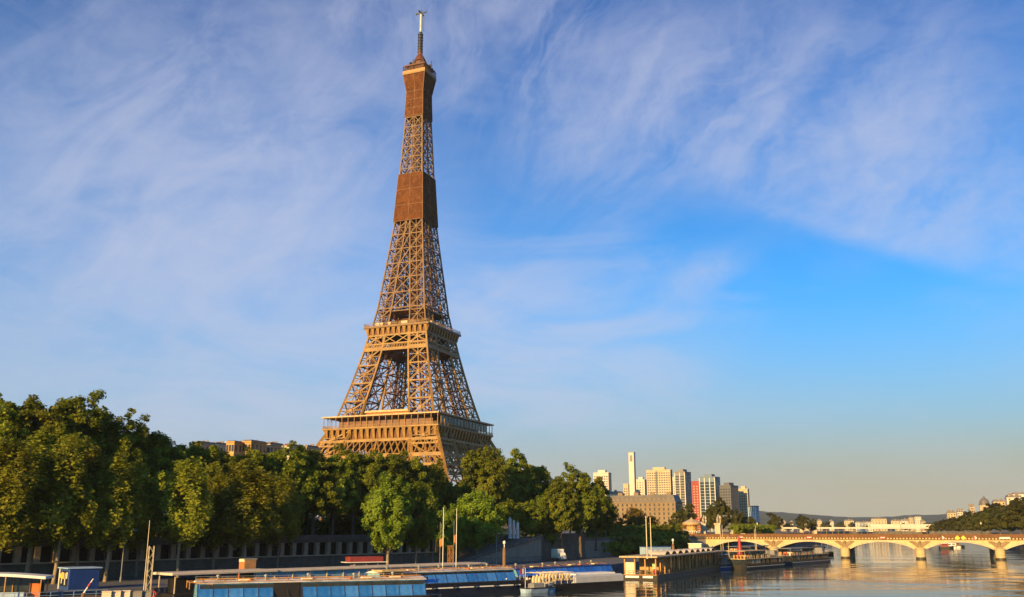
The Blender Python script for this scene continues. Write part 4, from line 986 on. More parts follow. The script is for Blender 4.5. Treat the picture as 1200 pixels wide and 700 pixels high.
# pale houses on the horizon
rnd = random.Random(5)
for i, (a, b_, pe, pt, Y, m) in enumerate(((915, 924, 612, 610, 1500, bcream), (926, 933, 613, 611, 1450, bwhite), (958, 966, 611, 609, 1700, bcream), (972, 980, 612, 610, 1650, bwhite), (990, 1003, 611, 609, 1700, bcream), (1003, 1024, 613, 611, 1500, bwhite),
        (1022, 1041, 609, 607, 1600, bcream), (1030, 1036, 607.5, 606.5, 1620, bwhite), (1045, 1058, 611, 609, 1650, bcream), (1056, 1070, 611, 608.5, 1600, bwhite), (1066, 1074, 607.5, 606, 1550, bcream), (1073, 1083, 606.5, 605, 1500, bwhite), (1080, 1088, 612, 610, 1480, bcream), (940, 950, 612, 610, 1800, bcream))):
    mansard('distant_house', 'pale distant house on the horizon, %s from the left' % ('fifth' if i == 13 else ORD[i]), a, b_, pe, pt, Y, 14, R(18), m, 5 if pe > 608 else 7, 4.5, group='pale houses on the horizon', chim=1)
# metro viaduct with a masonry arch
Y = 900; t = thing('metro_viaduct', 'low pale viaduct with a masonry arch crossing behind the bridge', 'viaduct', (xat(918, Y), Y, 0), -R(10))
L = (xat(1084, Y) - xat(918, Y)) / math.cos(R(10)); zt = zat(618, Y)
q = MB(); q.box(0, L, 0, 8, zt - 1.4, zt); q.build('deck', bwhite, t)
q = MB(); q.box(-.2, .2, -.2, .2, 0, zt - 1.4); 
for i in range(2): q.box(-.45, .45, -.3, .5, 7 + i * .01, 7.8)
cm = q.mesh('column', bstone)
for i in range(26): place(cm, 'column', t, (L * (i + .5) / 26, 1.0, 0))
xm = xat(946, Y) - xat(918, Y)
q = MB(); pr = [(xm - 7.5, 6), (xm - 4, 6)] + [(xm - 4 * math.cos(math.pi * i / 10), 9.5 + 3.6 * math.sin(math.pi * i / 10)) for i in range(11)] + [(xm + 4, 6), (xm + 7.5, 6), (xm + 7.5, zt + 1.3), (xm - 7.5, zt + 1.3)]
q.slab(pr, -.8, 8.8); q.build('masonry_arch', stone_pale, t)
q = MB(); q.box(L * .58, L, 1, 7, zt + .1, zt + 2.6); q.build('station_roof', bwhite, t)
# ---------------------------------------------------------------- carousel and statues at the bridge end
Y = 478; t = thing('carousel', 'golden merry-go-round with a scalloped roof at the left end of the bridge', 'carousel', (xat(811, Y, 626), Y, 9.5))
q = MB(); q.lathe([(4.9, 0), (4.9, .5), (4.6, .6)], 24); q.build('platform', wood, t)
q = MB(); q.lathe([(4.6, 5.2), (4.6, 5.9), (4.3, 6.2), (2.4, 7.1), (1.0, 7.7), (.5, 8.1), (.1, 8.6)], 24); q.build('roof', mat('carousel_gold', (0.48, 0.36, 0.20), .5, var=.4, vscale=.8), t)
q = MB()
for i in range(24):
    a = i * math.pi / 12; q.add([(4.65 * math.cos(a), 4.65 * math.sin(a), 5.7), (4.65 * math.cos(a + .26), 4.65 * math.sin(a + .26), 5.7), (4.68 * math.cos(a + .13), 4.68 * math.sin(a + .13), 4.6)], [(0, 1, 2)])
q.build('valance', gold_wood, t)
q = MB(); q.lathe([(3.0, .6), (3.0, 1.1), (2.7, 1.3), (2.7, 4.4), (3.1, 4.6), (3.4, 5.3)], 16); q.build('centre_drum', mat('gilded_drum', (0.50, 0.18, 0.05), 0.4, var=0.6, vscale=1.5, col2=(0.75, 0.48, 0.16)), t)
q = MB(); q.lathe([(.07, .6), (.07, 5.4)], 6); pm1 = q.mesh('pole', gold_wood)
def horse_mesh():
    q = MB(); q.tube([(-.7, 0, 1.25), (-.3, 0, 1.3), (.3, 0, 1.25), (.6, 0, 1.35)], [.2, .28, .26, .2], 8); q.tube([(.6, 0, 1.4), (.85, 0, 1.8), (.95, 0, 2.0)], [.18, .13, .1], 6); q.tube([(.9, 0, 2.0), (1.3, 0, 1.8)], [.12, .07], 6)
    for x, y in ((-.55, .15), (-.55, -.15), (.5, .15), (.5, -.15)): q.tube([(x, y, 1.2), (x + .15, y, .8), (x - .05, y, .45)], [.1, .07, .05], 5)
    q.tube([(-.8, 0, 1.3), (-1.05, 0, .9)], [.08, .03], 5); return q
hm = horse_mesh().mesh('carousel_horse', white_paint, True)
for i in range(12):
    a = i * math.pi / 6; place(pm1, 'pole', t, (4.4 * math.cos(a), 4.4 * math.sin(a), 0)); place(hm, 'carousel_horse', t, (3.8 * math.cos(a), 3.8 * math.sin(a), .5), a + math.pi / 2)
def skin(name, joints, edges, m, parent, sub=1):
    me = bpy.data.meshes.new(name); me.from_pydata([j[:3] for j in joints], edges, []); o = bpy.data.objects.new(name, me); COL.objects.link(o)
    md = o.modifiers.new('skin', 'SKIN'); md.use_smooth_shade = True
    for v, j in zip(me.skin_vertices[0].data, joints): v.radius = (j[3], j[3])
    me.skin_vertices[0].data[0].use_root = True
    s = o.modifiers.new('sub', 'SUBSURF'); s.levels = s.render_levels = sub
    me.materials.append(m)
    if parent: o.parent = parent
    return o
def horse_statue(px, Y, label):
    t = thing('horse_statue', label, 'statue', (xat(px, Y, 626), Y, 9.0), -TH + R(90), 'statues at the bridge end')
    q = MB(); q.bev(-2.2, 2.2, -1.6, 1.6, 0, 1.0, .1); q.bev(-1.9, 1.9, -1.3, 1.3, 1.0, 5.6, .1); q.bev(-2.2, 2.2, -1.6, 1.6, 5.6, 6.3, .1); q.build('pedestal', stone_pale, t)
    z = 6.3
    J = [(-.9, 0, z + 2.5, .48), (0, 0, z + 2.5, .5), (.9, 0, z + 2.6, .5), (1.35, 0, z + 3.3, .34), (1.6, 0, z + 4.0, .25), (2.05, 0, z + 3.8, .17), (2.3, 0, z + 3.5, .12),
         (-1.1, .28, z + 1.8, .24), (-1.25, .3, z + 1.0, .13), (-1.1, .3, z, .12), (-1.1, -.28, z + 1.8, .24), (-1.3, -.3, z + 1.0, .13), (-1.15, -.3, z, .12),
         (.95, .28, z + 1.7, .2), (1.0, .28, z + .9, .12), (.95, .28, z, .12), (1.1, -.28, z + 1.8, .2), (1.5, -.28, z + 1.3, .12), (1.3, -.28, z + .7, .1), (-1.4, 0, z + 2.3, .14), (-1.7, 0, z + 1.2, .1)]
    E_ = [(0, 1), (1, 2), (2, 3), (3, 4), (4, 5), (5, 6), (0, 7), (7, 8), (8, 9), (0, 10), (10, 11), (11, 12), (2, 13), (13, 14), (14, 15), (2, 16), (16, 17), (17, 18), (0, 19), (19, 20)]
    skin('horse', J, E_, stone_pale, t)
    y = -.95
    J = [(.7, y, z + 2.1, .3), (.7, y, z + 2.9, .34), (.7, y, z + 3.35, .16), (.75, y, z + 3.75, .26), (.7, y - .15, z + 1.2, .2), (.7, y - .18, z + .1, .14), (.75, y + .15, z + 1.2, .2), (.8, y + .18, z + .1, .14),
         (.75, y - .5, z + 2.7, .14), (.8, y - .6, z + 2.0, .11), (.95, y + .4, z + 2.9, .14), (1.4, y + .5, z + 3.2, .1)]
    skin('warrior', J, [(0, 1), (1, 2), (2, 3), (0, 4), (4, 5), (0, 6), (6, 7), (1, 8), (8, 9), (1, 10), (10, 11)], stone_pale, t)
horse_statue(825, 486, 'stone horse and warrior on a pedestal, right beside the carousel')
horse_statue(842, 466, 'stone horse and warrior on a pedestal at the start of the bridge parapet')
Y = 476
for px, lab in ((857, 'low white stone bollard block on the bridge end, taller one'), (868, 'low white stone block right of the taller one')):
    t = thing('stone_post', lab, 'post', (xat(px, Y, 626), Y - (px - 857) * .4, 9.13)); q = MB(); h = 2.6 if px == 857 else 1.2; q.bev(-.9, .9, -.7, .7, 0, h, .1); q.build('shaft', stone_pale, t); q = MB(); q.bev(-1.05, 1.05, -.85, .85, h, h + .3, .1); q.build('cap', stone_pale, t)
# ================================================================ BOATS AND QUAY FURNITURE
def frame_from(p, q):
    d = Vector((q[0] - p[0], q[1] - p[1], 0)); return d.length, math.atan2(d.y, d.x)
def hull_poly(L, Wd, bow=5.0, stern=1.0):
    return [(stern, 0), (L - bow, 0), (L - bow * .45, Wd * .12), (L - bow * .12, Wd * .32), (L, Wd * .5), (L - bow * .12, Wd * .68), (L - bow * .45, Wd * .88), (L - bow, Wd), (stern, Wd), (0, Wd * .8), (0, Wd * .2)]
def shrink(poly, k, Wd, L):
    return [(x * (1 - k * .02) + L * k * .01, Wd / 2 + (y - Wd / 2) * (1 - k)) for x, y in poly]
def hull(t, L, Wd, zt, m, bow=5.0, stripe=None, deckm=None, flare=.10):
    po = hull_poly(L, Wd, bow)
    q = MB(); q.prism(shrink(po, flare, Wd, L), -.5, zt, po); h = q.build('hull', m, t)
    q = MB(); q.prism(shrink(po, .03, Wd, L), zt, zt + .12); q.build('deck', deckm or wood, t)
    if stripe:
        q = MB(); q.box(stern_(L), L - bow, -.02, .03, zt * .62, zt * .62 + .22); q.build('stripe', stripe, h)
    q = MB(); 
    pts = [(*p, zt + .12) for p in po] + [(*po[0], zt + .12)]
    for a, b_ in zip(pts, pts[1:]): q.bar(a, b_, .18, .2)
    q.build('rubbing_rail', black_paint, h)
    return h
def stern_(L): return 1.2
def rail(t, pts, h, m, step=1.6, name='handrail', w=.05):
    q = MB()
    for a, b_ in zip(pts, pts[1:]):
        a, b_ = Vector(a), Vector(b_); n = max(1, int((b_ - a).length / step))
        for i in range(n + 1): p = a.lerp(b_, i / n); q.bar(p, p + Vector((0, 0, h)), w)
        for k in (.5, 1.0): q.bar(a + Vector((0, 0, h * k)), b_ + Vector((0, 0, h * k)), w)
    return q.build(name, m, t)
def glass_boat(label, p0, p1, Wd, zh=1.5, zg=3.3, lean=1.1, gx=(1.0, None), pane=2.3, gap=None, hullm=None, stripe=None, roofm=None, bow=5.0):
    """low river boat with a leaning glazed saloon; x runs along the near side"""
    L, ang = frame_from(p0, p1)
    t = thing('glass_boat', label, 'boat', (p0[0], p0[1], 0), ang, 'glass roofed river boats')
    hull(t, L, Wd, zh, hullm or navy_paint, bow, stripe)
    x0, x1 = gx[0], gx[1] if gx[1] else L - bow - .5
    q = MB(); q.box(x0 + .3, x1 - .3, 1.4, Wd - 1.4, zh + .12, zg - .15); q.build('saloon', glass_dark, t)
    n = int((x1 - x0) / pane); st = (x1 - x0) / n
    q = MB(); q.add([(0, .5, zh + .25), (st - .09, .5, zh + .25), (st - .09 - .0, .5 + lean, zg), (0, .5 + lean, zg), (0, .56, zh + .22), (st - .09, .56, zh + .22), (st - .09, .56 + lean, zg - .03), (0, .56 + lean, zg - .03)],
                    [(0, 1, 2, 3), (7, 6, 5, 4), (0, 4, 5, 1), (1, 5, 6, 2), (2, 6, 7, 3), (3, 7, 4, 0)])
    pm = q.mesh('window_pane', glass_blue)
    q = MB()
    for i in range(n):
        x = x0 + i * st
        if gap and gap[0] < x + st / 2 < gap[1]: continue
        place(pm, 'window_pane', t, (x, 0, 0))
        o = place(pm, 'window_pane', t, (x + st - .09, Wd, 0), math.pi)
    for i in range(n + 1):
        x = x0 + i * st
        for s in (0, 1): y = lambda v: Wd - v if s else v; q.bar((x - .045, y(.48), zh + .2), (x - .045, y(.48 + lean), zg + .02), .1)
    for s in (0, 1):
        y = lambda v: Wd - v if s else v
        q.bar((x0, y(.46), zh + .2), (x1, y(.46), zh + .2), .16); q.bar((x0, y(.5 + lean), zg + .03), (x1, y(.5 + lean), zg + .03), .14)
    q.build('window_frame', dark_metal, t)
    # end walls
    for xe in (x0, x1):
        q = MB(); q.add([(xe, .6, zh + .12), (xe, Wd - .6, zh + .12), (xe, Wd - .6 - lean, zg), (xe, .6 + lean, zg), (xe + .1, .6, zh + .12), (xe + .1, Wd - .6, zh + .12), (xe + .1, Wd - .6 - lean, zg), (xe + .1, .6 + lean, zg)],
                        [(0, 1, 2, 3), (7, 6, 5, 4), (0, 4, 5, 1), (1, 5, 6, 2), (2, 6, 7, 3), (3, 7, 4, 0)]); q.build('end_wall', glass_teal, t)
    # roof: shallow camber, gutters, a walkway of pipes and hatches
    ya, yb = .3 + lean, Wd - .3 - lean
    pr = [(ya + (yb - ya) * i / 6, zg + .06 + .38 * math.sin(math.pi * i / 6)) for i in range(7)]
    q = MB(); vs = []
    for x in (x0 - .3, x1 + .3): vs += [(x, y, z) for y, z in pr] + [(x, yb, zg), (x, ya, zg)]
    k = 9; q.add(vs, [tuple(range(k)), tuple(range(2 * k - 1, k - 1, -1))] + [(i, k + i, k + (i + 1) % k, (i + 1) % k) for i in range(k)])
    ro = q.build('roof', roofm or roof_pale, t)
    q = MB()
    for y in (ya + .25, (ya + yb) / 2 - .6, (ya + yb) / 2 + .6): zz = zg + .1 + .38 * math.sin(math.pi * (y - ya) / (yb - ya)); q.tube([(x0, y, zz + .16), (x1, y, zz + .16)], .06, 6)
    i = x0 + .8
    while i < x1: q.bar((i, ya + .2, zg + .3), (i, yb - .2, zg + .62), .07, .09); i += 3.4
    q.build('roof_pipe', gold_wood, ro)
    # tyre fenders, roof vents and a life ring or two
    q = MB(); q.tube([(.36 * math.cos(j * math.pi / 6), -.12, .36 * math.sin(j * math.pi / 6)) for j in range(13)], .13, 6); fm = q.mesh('tyre_fender', black_paint)
    for j in range(7): place(fm, 'tyre_fender', t, (2.5 + j * (L - bow - 4) / 6, -.02, zh * .72))
    q = MB(); q.lathe([(.18, 0), (.18, .5), (.34, .55), (.3, .8), (.05, .9)], 10); vm_ = q.mesh('roof_vent', grey_metal)
    for j in range(5): place(vm_, 'roof_vent', ro, (x0 + 3.4 + j * (x1 - x0 - 6) / 4.3, Wd / 2 + (-1.1 if j % 2 else .9), zg + .4))
    q = MB(); q.tube([(.38 * math.cos(j * math.pi / 6), .38 * math.sin(j * math.pi / 6), 0) for j in range(13)], .1, 6); lm = q.mesh('life_ring', orange_paint)
    for j in (1, 3): place(lm, 'life_ring', ro, (x0 + j * (x1 - x0) / 4.6, Wd / 2 - 1.6, zg + .42))
    rail(ro, [(x0, yb - .3, zg + .1), (x1, yb - .3, zg + .1)], .8, grey_metal, 2.4, 'roof_railing', .05)
    q = MB(); q.bev(-.9, .9, -.55, .55, 0, .22, .05); hm = q.mesh('roof_hatch', cream_paint)
    i = x0 + 2.2
    while i < x1 - 2: place(hm, 'roof_hatch', ro, (i, Wd / 2 + (1.4 if int(i) % 2 else -1.4), zg + .38)); i += 5.1
    return t, L
# 1: big boat cut by the lower edge
p0, p1 = on(232, 706, 0.0), on(505, 703, 0.0)
d = (p1 - p0).normalized(); p0 = p0 - Vector((0, 0, 0))
b1, L1 = glass_boat('nearest blue glass boat with brown piped roof, cut by the lower edge of the photo', (-50.5, 155.5), (-11.0, 172.2), 8.5, 1.2, 4.0, 1.3, (1.2, 39.0), 2.35, (13.0, 17.3), bow=3.5)
q = MB(); q.box(13.1, 17.2, 1.2, 7.3, 1.32, 3.95); q.build('entrance_lobby', black_paint, b1)
q = MB()
for y in (1.7, 6.8): q.bar((-.1, y, 3.2), (-.1, y, 4.3), .14)
q.bar((-.1, 1.7, 4.3), (-.1, 6.8, 4.3), .16); q.bar((-.1, 1.7, 4.3), (3.5, 1.7, 3.9), .12); q.bar((-.1, 6.8, 4.3), (3.5, 6.8, 3.9), .12); q.build('stern_frame', gold_wood, b1)
# 2: second boat
b2, L2 = glass_boat('blue glass boat with dark navy hull and white stripe behind the nearest one', (-25.0, 183.5), (6.5, 208.5), 8.0, 2.0, 4.35, 1.2, (1.5, 33.5), 2.4, None, navy_paint, white_paint, None, bow=6.0)
q = MB(); q.box(5.2, 11.0, -.35, .25, 3.2, 3.5); q.bar((5.3, .0, 2.0), (7.2, .7, 3.9), .12)
for x in (5.3, 8.2, 10.9): q.bar((x, -.3, 2.2), (x, -.3, 3.9), .1)
q.bar((5.3, -.3, 3.9), (10.9, -.3, 3.9), .1); q.build('boarding_stage', black_paint, b2)
q = MB(); q.lathe([(.16, 0), (.16, .55), (.1, .6)], 8); bm_ = q.mesh('bollard', white_paint)
for x in (2.0, 31.0, 36.5): place(bm_, 'bollard', b2, (x, .7, 2.1))
rail(b2, [(35, 1.2, 2.1), (38.6, 3.2, 2.1), (38.8, 4.6, 2.1), (35, 6.8, 2.1)], 1.0, white_paint)
# yellow wheelhouse between them
t = thing('wheelhouse', 'yellow stained open wheelhouse standing on deck between the two large glass boats', 'cabin', (on(475, 678, 2.0).x, 188, 1.3), R(38))
q = MB(); q.bev(-2.2, 2.2, -1.6, 1.6, 0, 1.6, .1); q.build('cabin_base', gold_wood, t)
q = MB()
for x in (-2, 2):
    for y in (-1.4, 1.4): q.bar((x, y, 1.6), (x, y, 3.4), .16)
q.build('corner_post', gold_wood, t)
q = MB(); q.bev(-2.7, 2.7, -2.0, 2.0, 3.4, 3.7, .08); q.build('roof', roof_beige, t)
q = MB(); q.box(-1.8, 1.8, -1.5, 1.5, 1.62, 2.9); q.build('window', glass_dark, t)
# 3: long awning over the landing stage
A0, A1 = Vector((-61.5, 179, 0)), Vector((-6.5, 239, 0)); LA, angA = frame_from(A0, A1)
t = thing('landing_stage', 'long floating landing stage under a thin cream awning roof behind the glass boats', 'pontoon', A0, angA)
q = MB(); q.bev(0, LA, -.5, 7.0, -.6, 1.1, .15); q.build('float', black_paint, t)
q = MB(); q.bev(-.6, 22, -.6, 6.6, 4.35, 4.78, .12); q.build('awning', roof_cream, t)
q = MB(); q.bev(22.3, LA, -.4, 6.4, 4.30, 4.66, .12); q.build('awning', roof_cream, t)
q = MB(); q.bar((0, 0, 1.1), (0, 0, 4.3), .16); pm = q.mesh('awning_post', cream_paint)
for i in range(20): place(pm, 'awning_post', t, (.5 + i * (LA - 1) / 19, .1, 0)); place(pm, 'awning_post', t, (.5 + i * (LA - 1) / 19, 5.9, 0))
q = MB(); q.box(0, 2.35, .25, .35, 1.3, 4.25); pm = q.mesh('window_pane', glass_teal)
i = 17.0
while i < 76: place(pm, 'window_pane', t, (i, 0, 0)); i += 2.45
q = MB(); q.box(17, 78, .6, 5.4, 1.15, 4.2); q.build('cabin', dark_metal, t)
q = MB(); q.box(2, 9, 3, 5.5, 1.1, 3.6); q.build('ticket_booth', black_paint, t)
# things standing on the awning and quay edge
t = thing('cabinet', 'orange and white cabinet standing behind the cream awning', 'cabinet', (*on(284, 668, 4.8).xy, 2.0)); t.location = (-62, 207, 2.0)
q = MB(); q.bev(-.75, .75, -.5, .5, 0, 3.9, .06); q.build('body', orange_paint, t); q = MB(); q.bev(-.8, .8, -.55, .55, 3.9, 4.5, .06); q.build('head', cream_paint, t)
t.location = (xat(285, 205, 664), 205, 2.0)
t = thing('cabin_box', 'plain brown cabin box right of the orange cabinet', 'cabin', (xat(292, 205.5, 664), 205.5, 2.0), .5)
q = MB(); q.bev(-1.2, 1.2, -1.0, 1.0, 0, 4.4, .06); q.build('body', wood, t); q = MB(); q.box(-1.35, 1.35, -1.15, 1.15, 4.4, 4.55); q.build('roof', grey_metal, t)
# 4: small grey launch with a flag
t = thing('launch', 'small navy launch with white foredeck and a tricolour flag at its mast', 'boat', (*on(619, 696, 0).xy, 0), R(42))
hull(t, 9.0, 3.0, .85, pale_blue, 3.4, None, grey_metal, .35)
q = MB(); q.bev(2.0, 5.4, .6, 2.4, .97, 1.9, .2); q.build('cuddy', grey_metal, t)
rail(t, [(5.0, .4, .95), (8.2, 1.3, .95), (5.0, 2.6, .95)], .8, white_paint)
q = MB(); q.tube([(.6, 1.5, .9), (.6, 1.5, 4.9)], .05, 6); po = q.build('flagstaff', white_paint, t)
for i, (m_, x) in enumerate(((blue_paint, 0), (white_paint, .45), (red_paint, .9))):
    q = MB(); q.add([(.6 - x, 1.5 + .02, 4.8), (.6 - x - .45, 1.5 + .1, 4.72), (.6 - x - .40, 1.5 + .1, 3.7), (.6 - x + .02, 1.5 + .02, 3.8)], [(0, 1, 2, 3)]); q.build('flag_stripe', m_, po)
# 5: white boat under covers
WB0, WB1 = (6.0, 204.0), (27.0, 222.0)
L, ang = frame_from(WB0, WB1)
t = thing('white_boat', 'white tour boat with covered seats at the stern and white side panels, black hull', 'boat', (*WB0, 0), ang)
L = L - 1
hull(t, L, 6.4, 1.15, black_paint, 1.8, None, white_paint)
q = MB(); q.bev(10.0, L - 1.2, .25, 6.1, 1.27, 2.9, .35); q.build('cover_panel', mat('cover_grey', (0.42, 0.43, 0.46), .6, var=.1), t)
q = MB(); q.bev(11, L - 3, 1.2, 5.2, 2.9, 3.25, .15); q.build('cover_roof', white_paint, t)
q = MB(); 
q.bev(0, .9, 0, .55, 0, .45, .05); q.bev(-.12, .06, 0, .55, .4, 1.25, .03); sm = q.mesh('deck_seat', mat('seat_cream', (.62, .48, .30), .7, var=.3))
for i in range(9):
    for j in range(6):
        if (i * 7 + j * 3) % 11: place(sm, 'deck_seat', t, (1.0 + i * .98, .5 + j * .95, 1.27 + .18 * i * (i < 5) + .72 * (i >= 5)))
q = MB()
for i in range(6): q.bar((.6 + i * 1.8, .25, 1.2), (.6 + i * 1.8, .25, 3.6), .08); q.bar((.6 + i * 1.8, .25, 3.6), (.6 + i * 1.8, 6.1, 3.6), .08)
q.bar((.6, .25, 3.6), (9.6, .25, 3.6), .08); q.build('awning_frame', cream_paint, t)
# 6: blue glass boat behind it
glass_boat('flat blue glass boat mostly hidden behind the white tour boat', (1.0, 226.0), (30.5, 262.0), 6.5, 1.6, 3.4, .9, (1.5, 41.0), 2.4, None, blue_paint, None, blue_paint)
# 7: restaurant barge
R0, R1 = (36.4, 247.5), (69.0, 318.0)
L, ang = frame_from(R0, R1)
t = thing('restaurant_barge', 'floating restaurant with sunlit open terrace, flat cream roof and curved skylights', 'barge', (*R0, 0), ang)
q = MB(); q.prism([(0, 0), (L, 0), (L, 8.8), (0, 8.8)], -.6, 1.2, [(-.3, -.2), (L + .3, -.2), (L + .3, 9), (-.3, 9)]); q.build('hull', mat('barge_hull', (0.035, 0.028, 0.024), .5), t)
q = MB(); q.box(-.36, -.30, 1.0, 3.6, .55, 1.05); q.build('name_board', white_paint, t)
q = MB(); q.box(-.36, -.30, 4.6, 8.2, .55, 1.05); q.build('name_board', white_paint, t)
q = MB(); q.box(-.1, L, .0, 8.8, 1.2, 1.35); q.build('deck', gold_wood, t)
q = MB(); q.bev(-1.2, L + .5, -.7, 9.5, 5.5, 5.85, .1); ro = q.build('roof', roof_beige, t)
q = MB()
n = 12
vs = []
for y in (-2.2, 2.2): vs += [(-2.6 + 5.2 * i / n, y, .9 * math.sin(math.pi * i / n) ** .8 + .02) for i in range(n + 1)]
q.add(vs + [(v[0], v[1], v[2] - .15) for v in vs], [(i, i + 1, n + 2 + i, n + 1 + i) for i in range(n)] + [(2 * n + 2 + n + 1 + i, 2 * n + 2 + n + 2 + i, 2 * n + 2 + i + 1, 2 * n + 2 + i) for i in range(n)] + [(i, 2 * n + 2 + i, 2 * n + 3 + i, i + 1) for i in range(n)] + [(n + 1 + i, n + 2 + i, 3 * n + 4 + i, 3 * n + 3 + i) for i in range(n)])
sm = q.mesh('skylight', roof_cream)
for i in range(9): place(sm, 'skylight', ro, (18 + i * 6.6, 4.3, 5.85))
q = MB(); q.box(9, L - 1, 1.6, 7.4, 1.35, 5.5); q.build('dining_room', glass_amber, t)
q = MB(); q.box(0, 2.2, 1.5, 1.58, 1.6, 5.2); pm = q.mesh('window_pane', glass_dark)
for i in range(24):
    if i % 3 != 1: place(pm, 'window_pane', t, (9.6 + i * 2.8, 0, 0))
q = MB(); q.bar((0, 0, 1.35), (0, 0, 5.5), .28); pm = q.mesh('roof_post', gold_wood)
for i in range(20): place(pm, 'roof_post', t, (.3 + i * (L - .6) / 19, .3, 0))
for y in (3.1, 5.8, 8.5): place(pm, 'roof_post', t, (.3, y, 0))
rail(t, [(0, 8.6, 1.35), (0, .2, 1.35), (L - .3, .2, 1.35)], 1.0, wood, 1.2)
q = MB(); q.box(.2, .4, 5.9, 8.3, 1.4, 4.3); q.build('wind_screen', cream_paint, t)
q = MB(); q.box(3.5, 4.6, 1.4, 2.2, 1.35, 3.9); q.build('sign_panel', mat('panel_green', (.30, .42, .22), .6), t)
q = MB(); q.sphere((2.2, 1.0, 2.0), .75, 10, 6); q.sphere((3.3, .9, 1.8), .6, 10, 6); q.build('flower_box', red_paint, t)
# table sets on its terrace
q = MB(); q.lathe([(.3, 0), (.06, .05), (.06, .7), (.6, .72), (.6, .76)], 10); tm = q.mesh('terrace_table', cream_paint)
for i, (x, y) in enumerate(((1.8, 3.0), (1.9, 5.0), (2.0, 7.2), (4.6, 3.9), (4.8, 6.2), (6.8, 4.9))):
    place(tm, 'terrace_table', t, (x, y, 1.35))
t = thing('white_box', 'white box cabin on the quay behind the restaurant roof', 'cabin', (xat(816, 352, 645), 352, 2.0), -.4)
q = MB(); q.bev(-2.3, 2.3, -2, 2, 0, zat(637.5, 352) - 2.0, .1); q.build('wall', cream_paint, t); q = MB(); q.box(-2.5, 2.5, -2.2, 2.2, zat(637.5, 352) - 2, zat(637.5, 352) - 1.8); q.build('roof', white_paint, t)
# blue white cabin row behind
t = thing('cabin_row', 'low blue and white cabin row on the quay behind the barge flagpoles', 'cabin', (xat(756, 345, 645), 345, 2.0), .55)
q = MB(); q.bev(0, 12, 0, 3, 0, 4.4, .1); q.build('wall', pale_blue, t); q = MB(); q.box(-.2, 12.2, -.2, 3.2, 4.4, 4.6); q.build('roof', blue_paint, t)
q = MB(); q.box(-.6, .6, -.05, .05, 1.4, 3.4); wm = q.mesh('window', white_paint)
for i in range(4): place(wm, 'window', t, (2 + i * 2.6, 0, 0))
# 8: tour boats by the bridge
def tour_boat(label, p0, p1, Wd, hm, rm, seed, lower=True, zr=4.6, nose=4.0):
    L, ang = frame_from(p0, p1); rnd = random.Random(seed)
    t = thing('tour_boat', label, 'boat', (*p0, 0), ang, 'tour boats moored before the bridge')
    hull(t, L, Wd, 1.2, hm, nose, cream_paint)
    if lower:
        q = MB(); q.box(1.4, L - nose, .9, Wd - .9, 1.32, 3.1); q.build('saloon', glass_dark, t)
        n = int((L - nose - 2) / 1.7); q = MB(); q.box(0, 1.25, .78, .86, 1.75, 2.95); pms = [q.mesh('window_pane', m) for m in (glass_amber, glass_amber, cream_paint, gold_wood, glass_dark)]
        for i in range(n): place(rnd.choice(pms), 'window_pane', t, (1.8 + i * 1.7, 0, 0))
        q = MB(); q.bar((0, .74, 1.3), (0, .74, 3.1), .1); wp = q.mesh('window_post', dark_metal)
        for i in range(n + 1): place(wp, 'window_post', t, (1.55 + i * 1.7, 0, 0))
        q = MB(); q.bev(1.0, L - nose + .4, .5, Wd - .5, 3.1, 3.3, .05); q.build('upper_deck', rm, t)
        zs = 3.3
    else: zs = 1.32
    q = MB(); q.bev(0, .8, 0, .5, 0, .42, .04); q.bev(-.1, .06, 0, .5, .38, 1.15, .03)
    sms = [q.mesh('deck_seat', m) for m in (gold_wood, red_paint, cream_paint)]
    nx = min(14, int((L - nose - 3) / 1.7))
    for i in range(nx):
        for j in range(5):
            if rnd.random() < .86: place(sms[0 if rnd.random() < .62 else rnd.choice((1, 2))], 'deck_seat', t, (1.8 + i * 1.7, .9 + j * (Wd - 2.2) / 4.6, zs))
    rail(t, [(1.2, .6, zs), (L - nose, .6, zs), (L - nose, Wd - .6, zs)], 1.05, cream_paint, 1.7)
    q = MB()
    for i in range(5):
        for y in (.8, Wd - .8): q.bar((1.6 + i * (L * .55) / 4, y, zs), (1.6 + i * (L * .55) / 4, y, zr + (1.0 if lower else 0)), .12)
    q.build('canopy_frame', grey_metal, t)
    q = MB(); q.bev(1.0, L * .60, .4, Wd - .4, zr + (1.0 if lower else 0), zr + .18 + (1.0 if lower else 0), .05); q.build('canopy', rm, t)
    q = MB(); q.bev(L - nose - 3.2, L - nose - .4, Wd * .28, Wd * .72, zs, zs + 2.2, .2); q.build('wheelhouse', bgrey, t)
    return t
def wl(px, py): p = on(px, py, 0); return (p.x, p.y)
tour_boat('blue and white tour boat right behind the restaurant barge', wl(837, 668.5), wl(869, 667.0), 6.5, blue_paint, pale_blue, 1, False, 4.6)
tour_boat('double deck tour boat left of the other under the second arch, warm speckled seats', wl(874, 668.0), wl(925, 664.0), 7.5, black_paint, roof_beige, 2)
tour_boat('double deck tour boat nearest the bridge pier, seats in rows', wl(928, 662.5), wl(978, 658.5), 7.5, navy_paint, bgrey, 3)
tour_boat('low pale boat behind the tour boats close to the bank wall', wl(868, 656), wl(915, 652), 6.5, black_paint, bgrey, 4, True, 4.2)
t = thing('pontoon_shelter', 'dark flat roofed shelter on a pontoon behind the tour boats', 'shelter', (*wl(880, 659), 0), R(62))
q = MB(); q.bev(0, 30, 0, 5, -.5, 1.0, .1); q.build('float', black_paint, t)
q = MB()
for i in range(7):
    for y in (.4, 4.6): q.bar((.5 + i * 4.8, y, 1), (.5 + i * 4.8, y, 5.6), .16)
q.build('post', dark_metal, t)
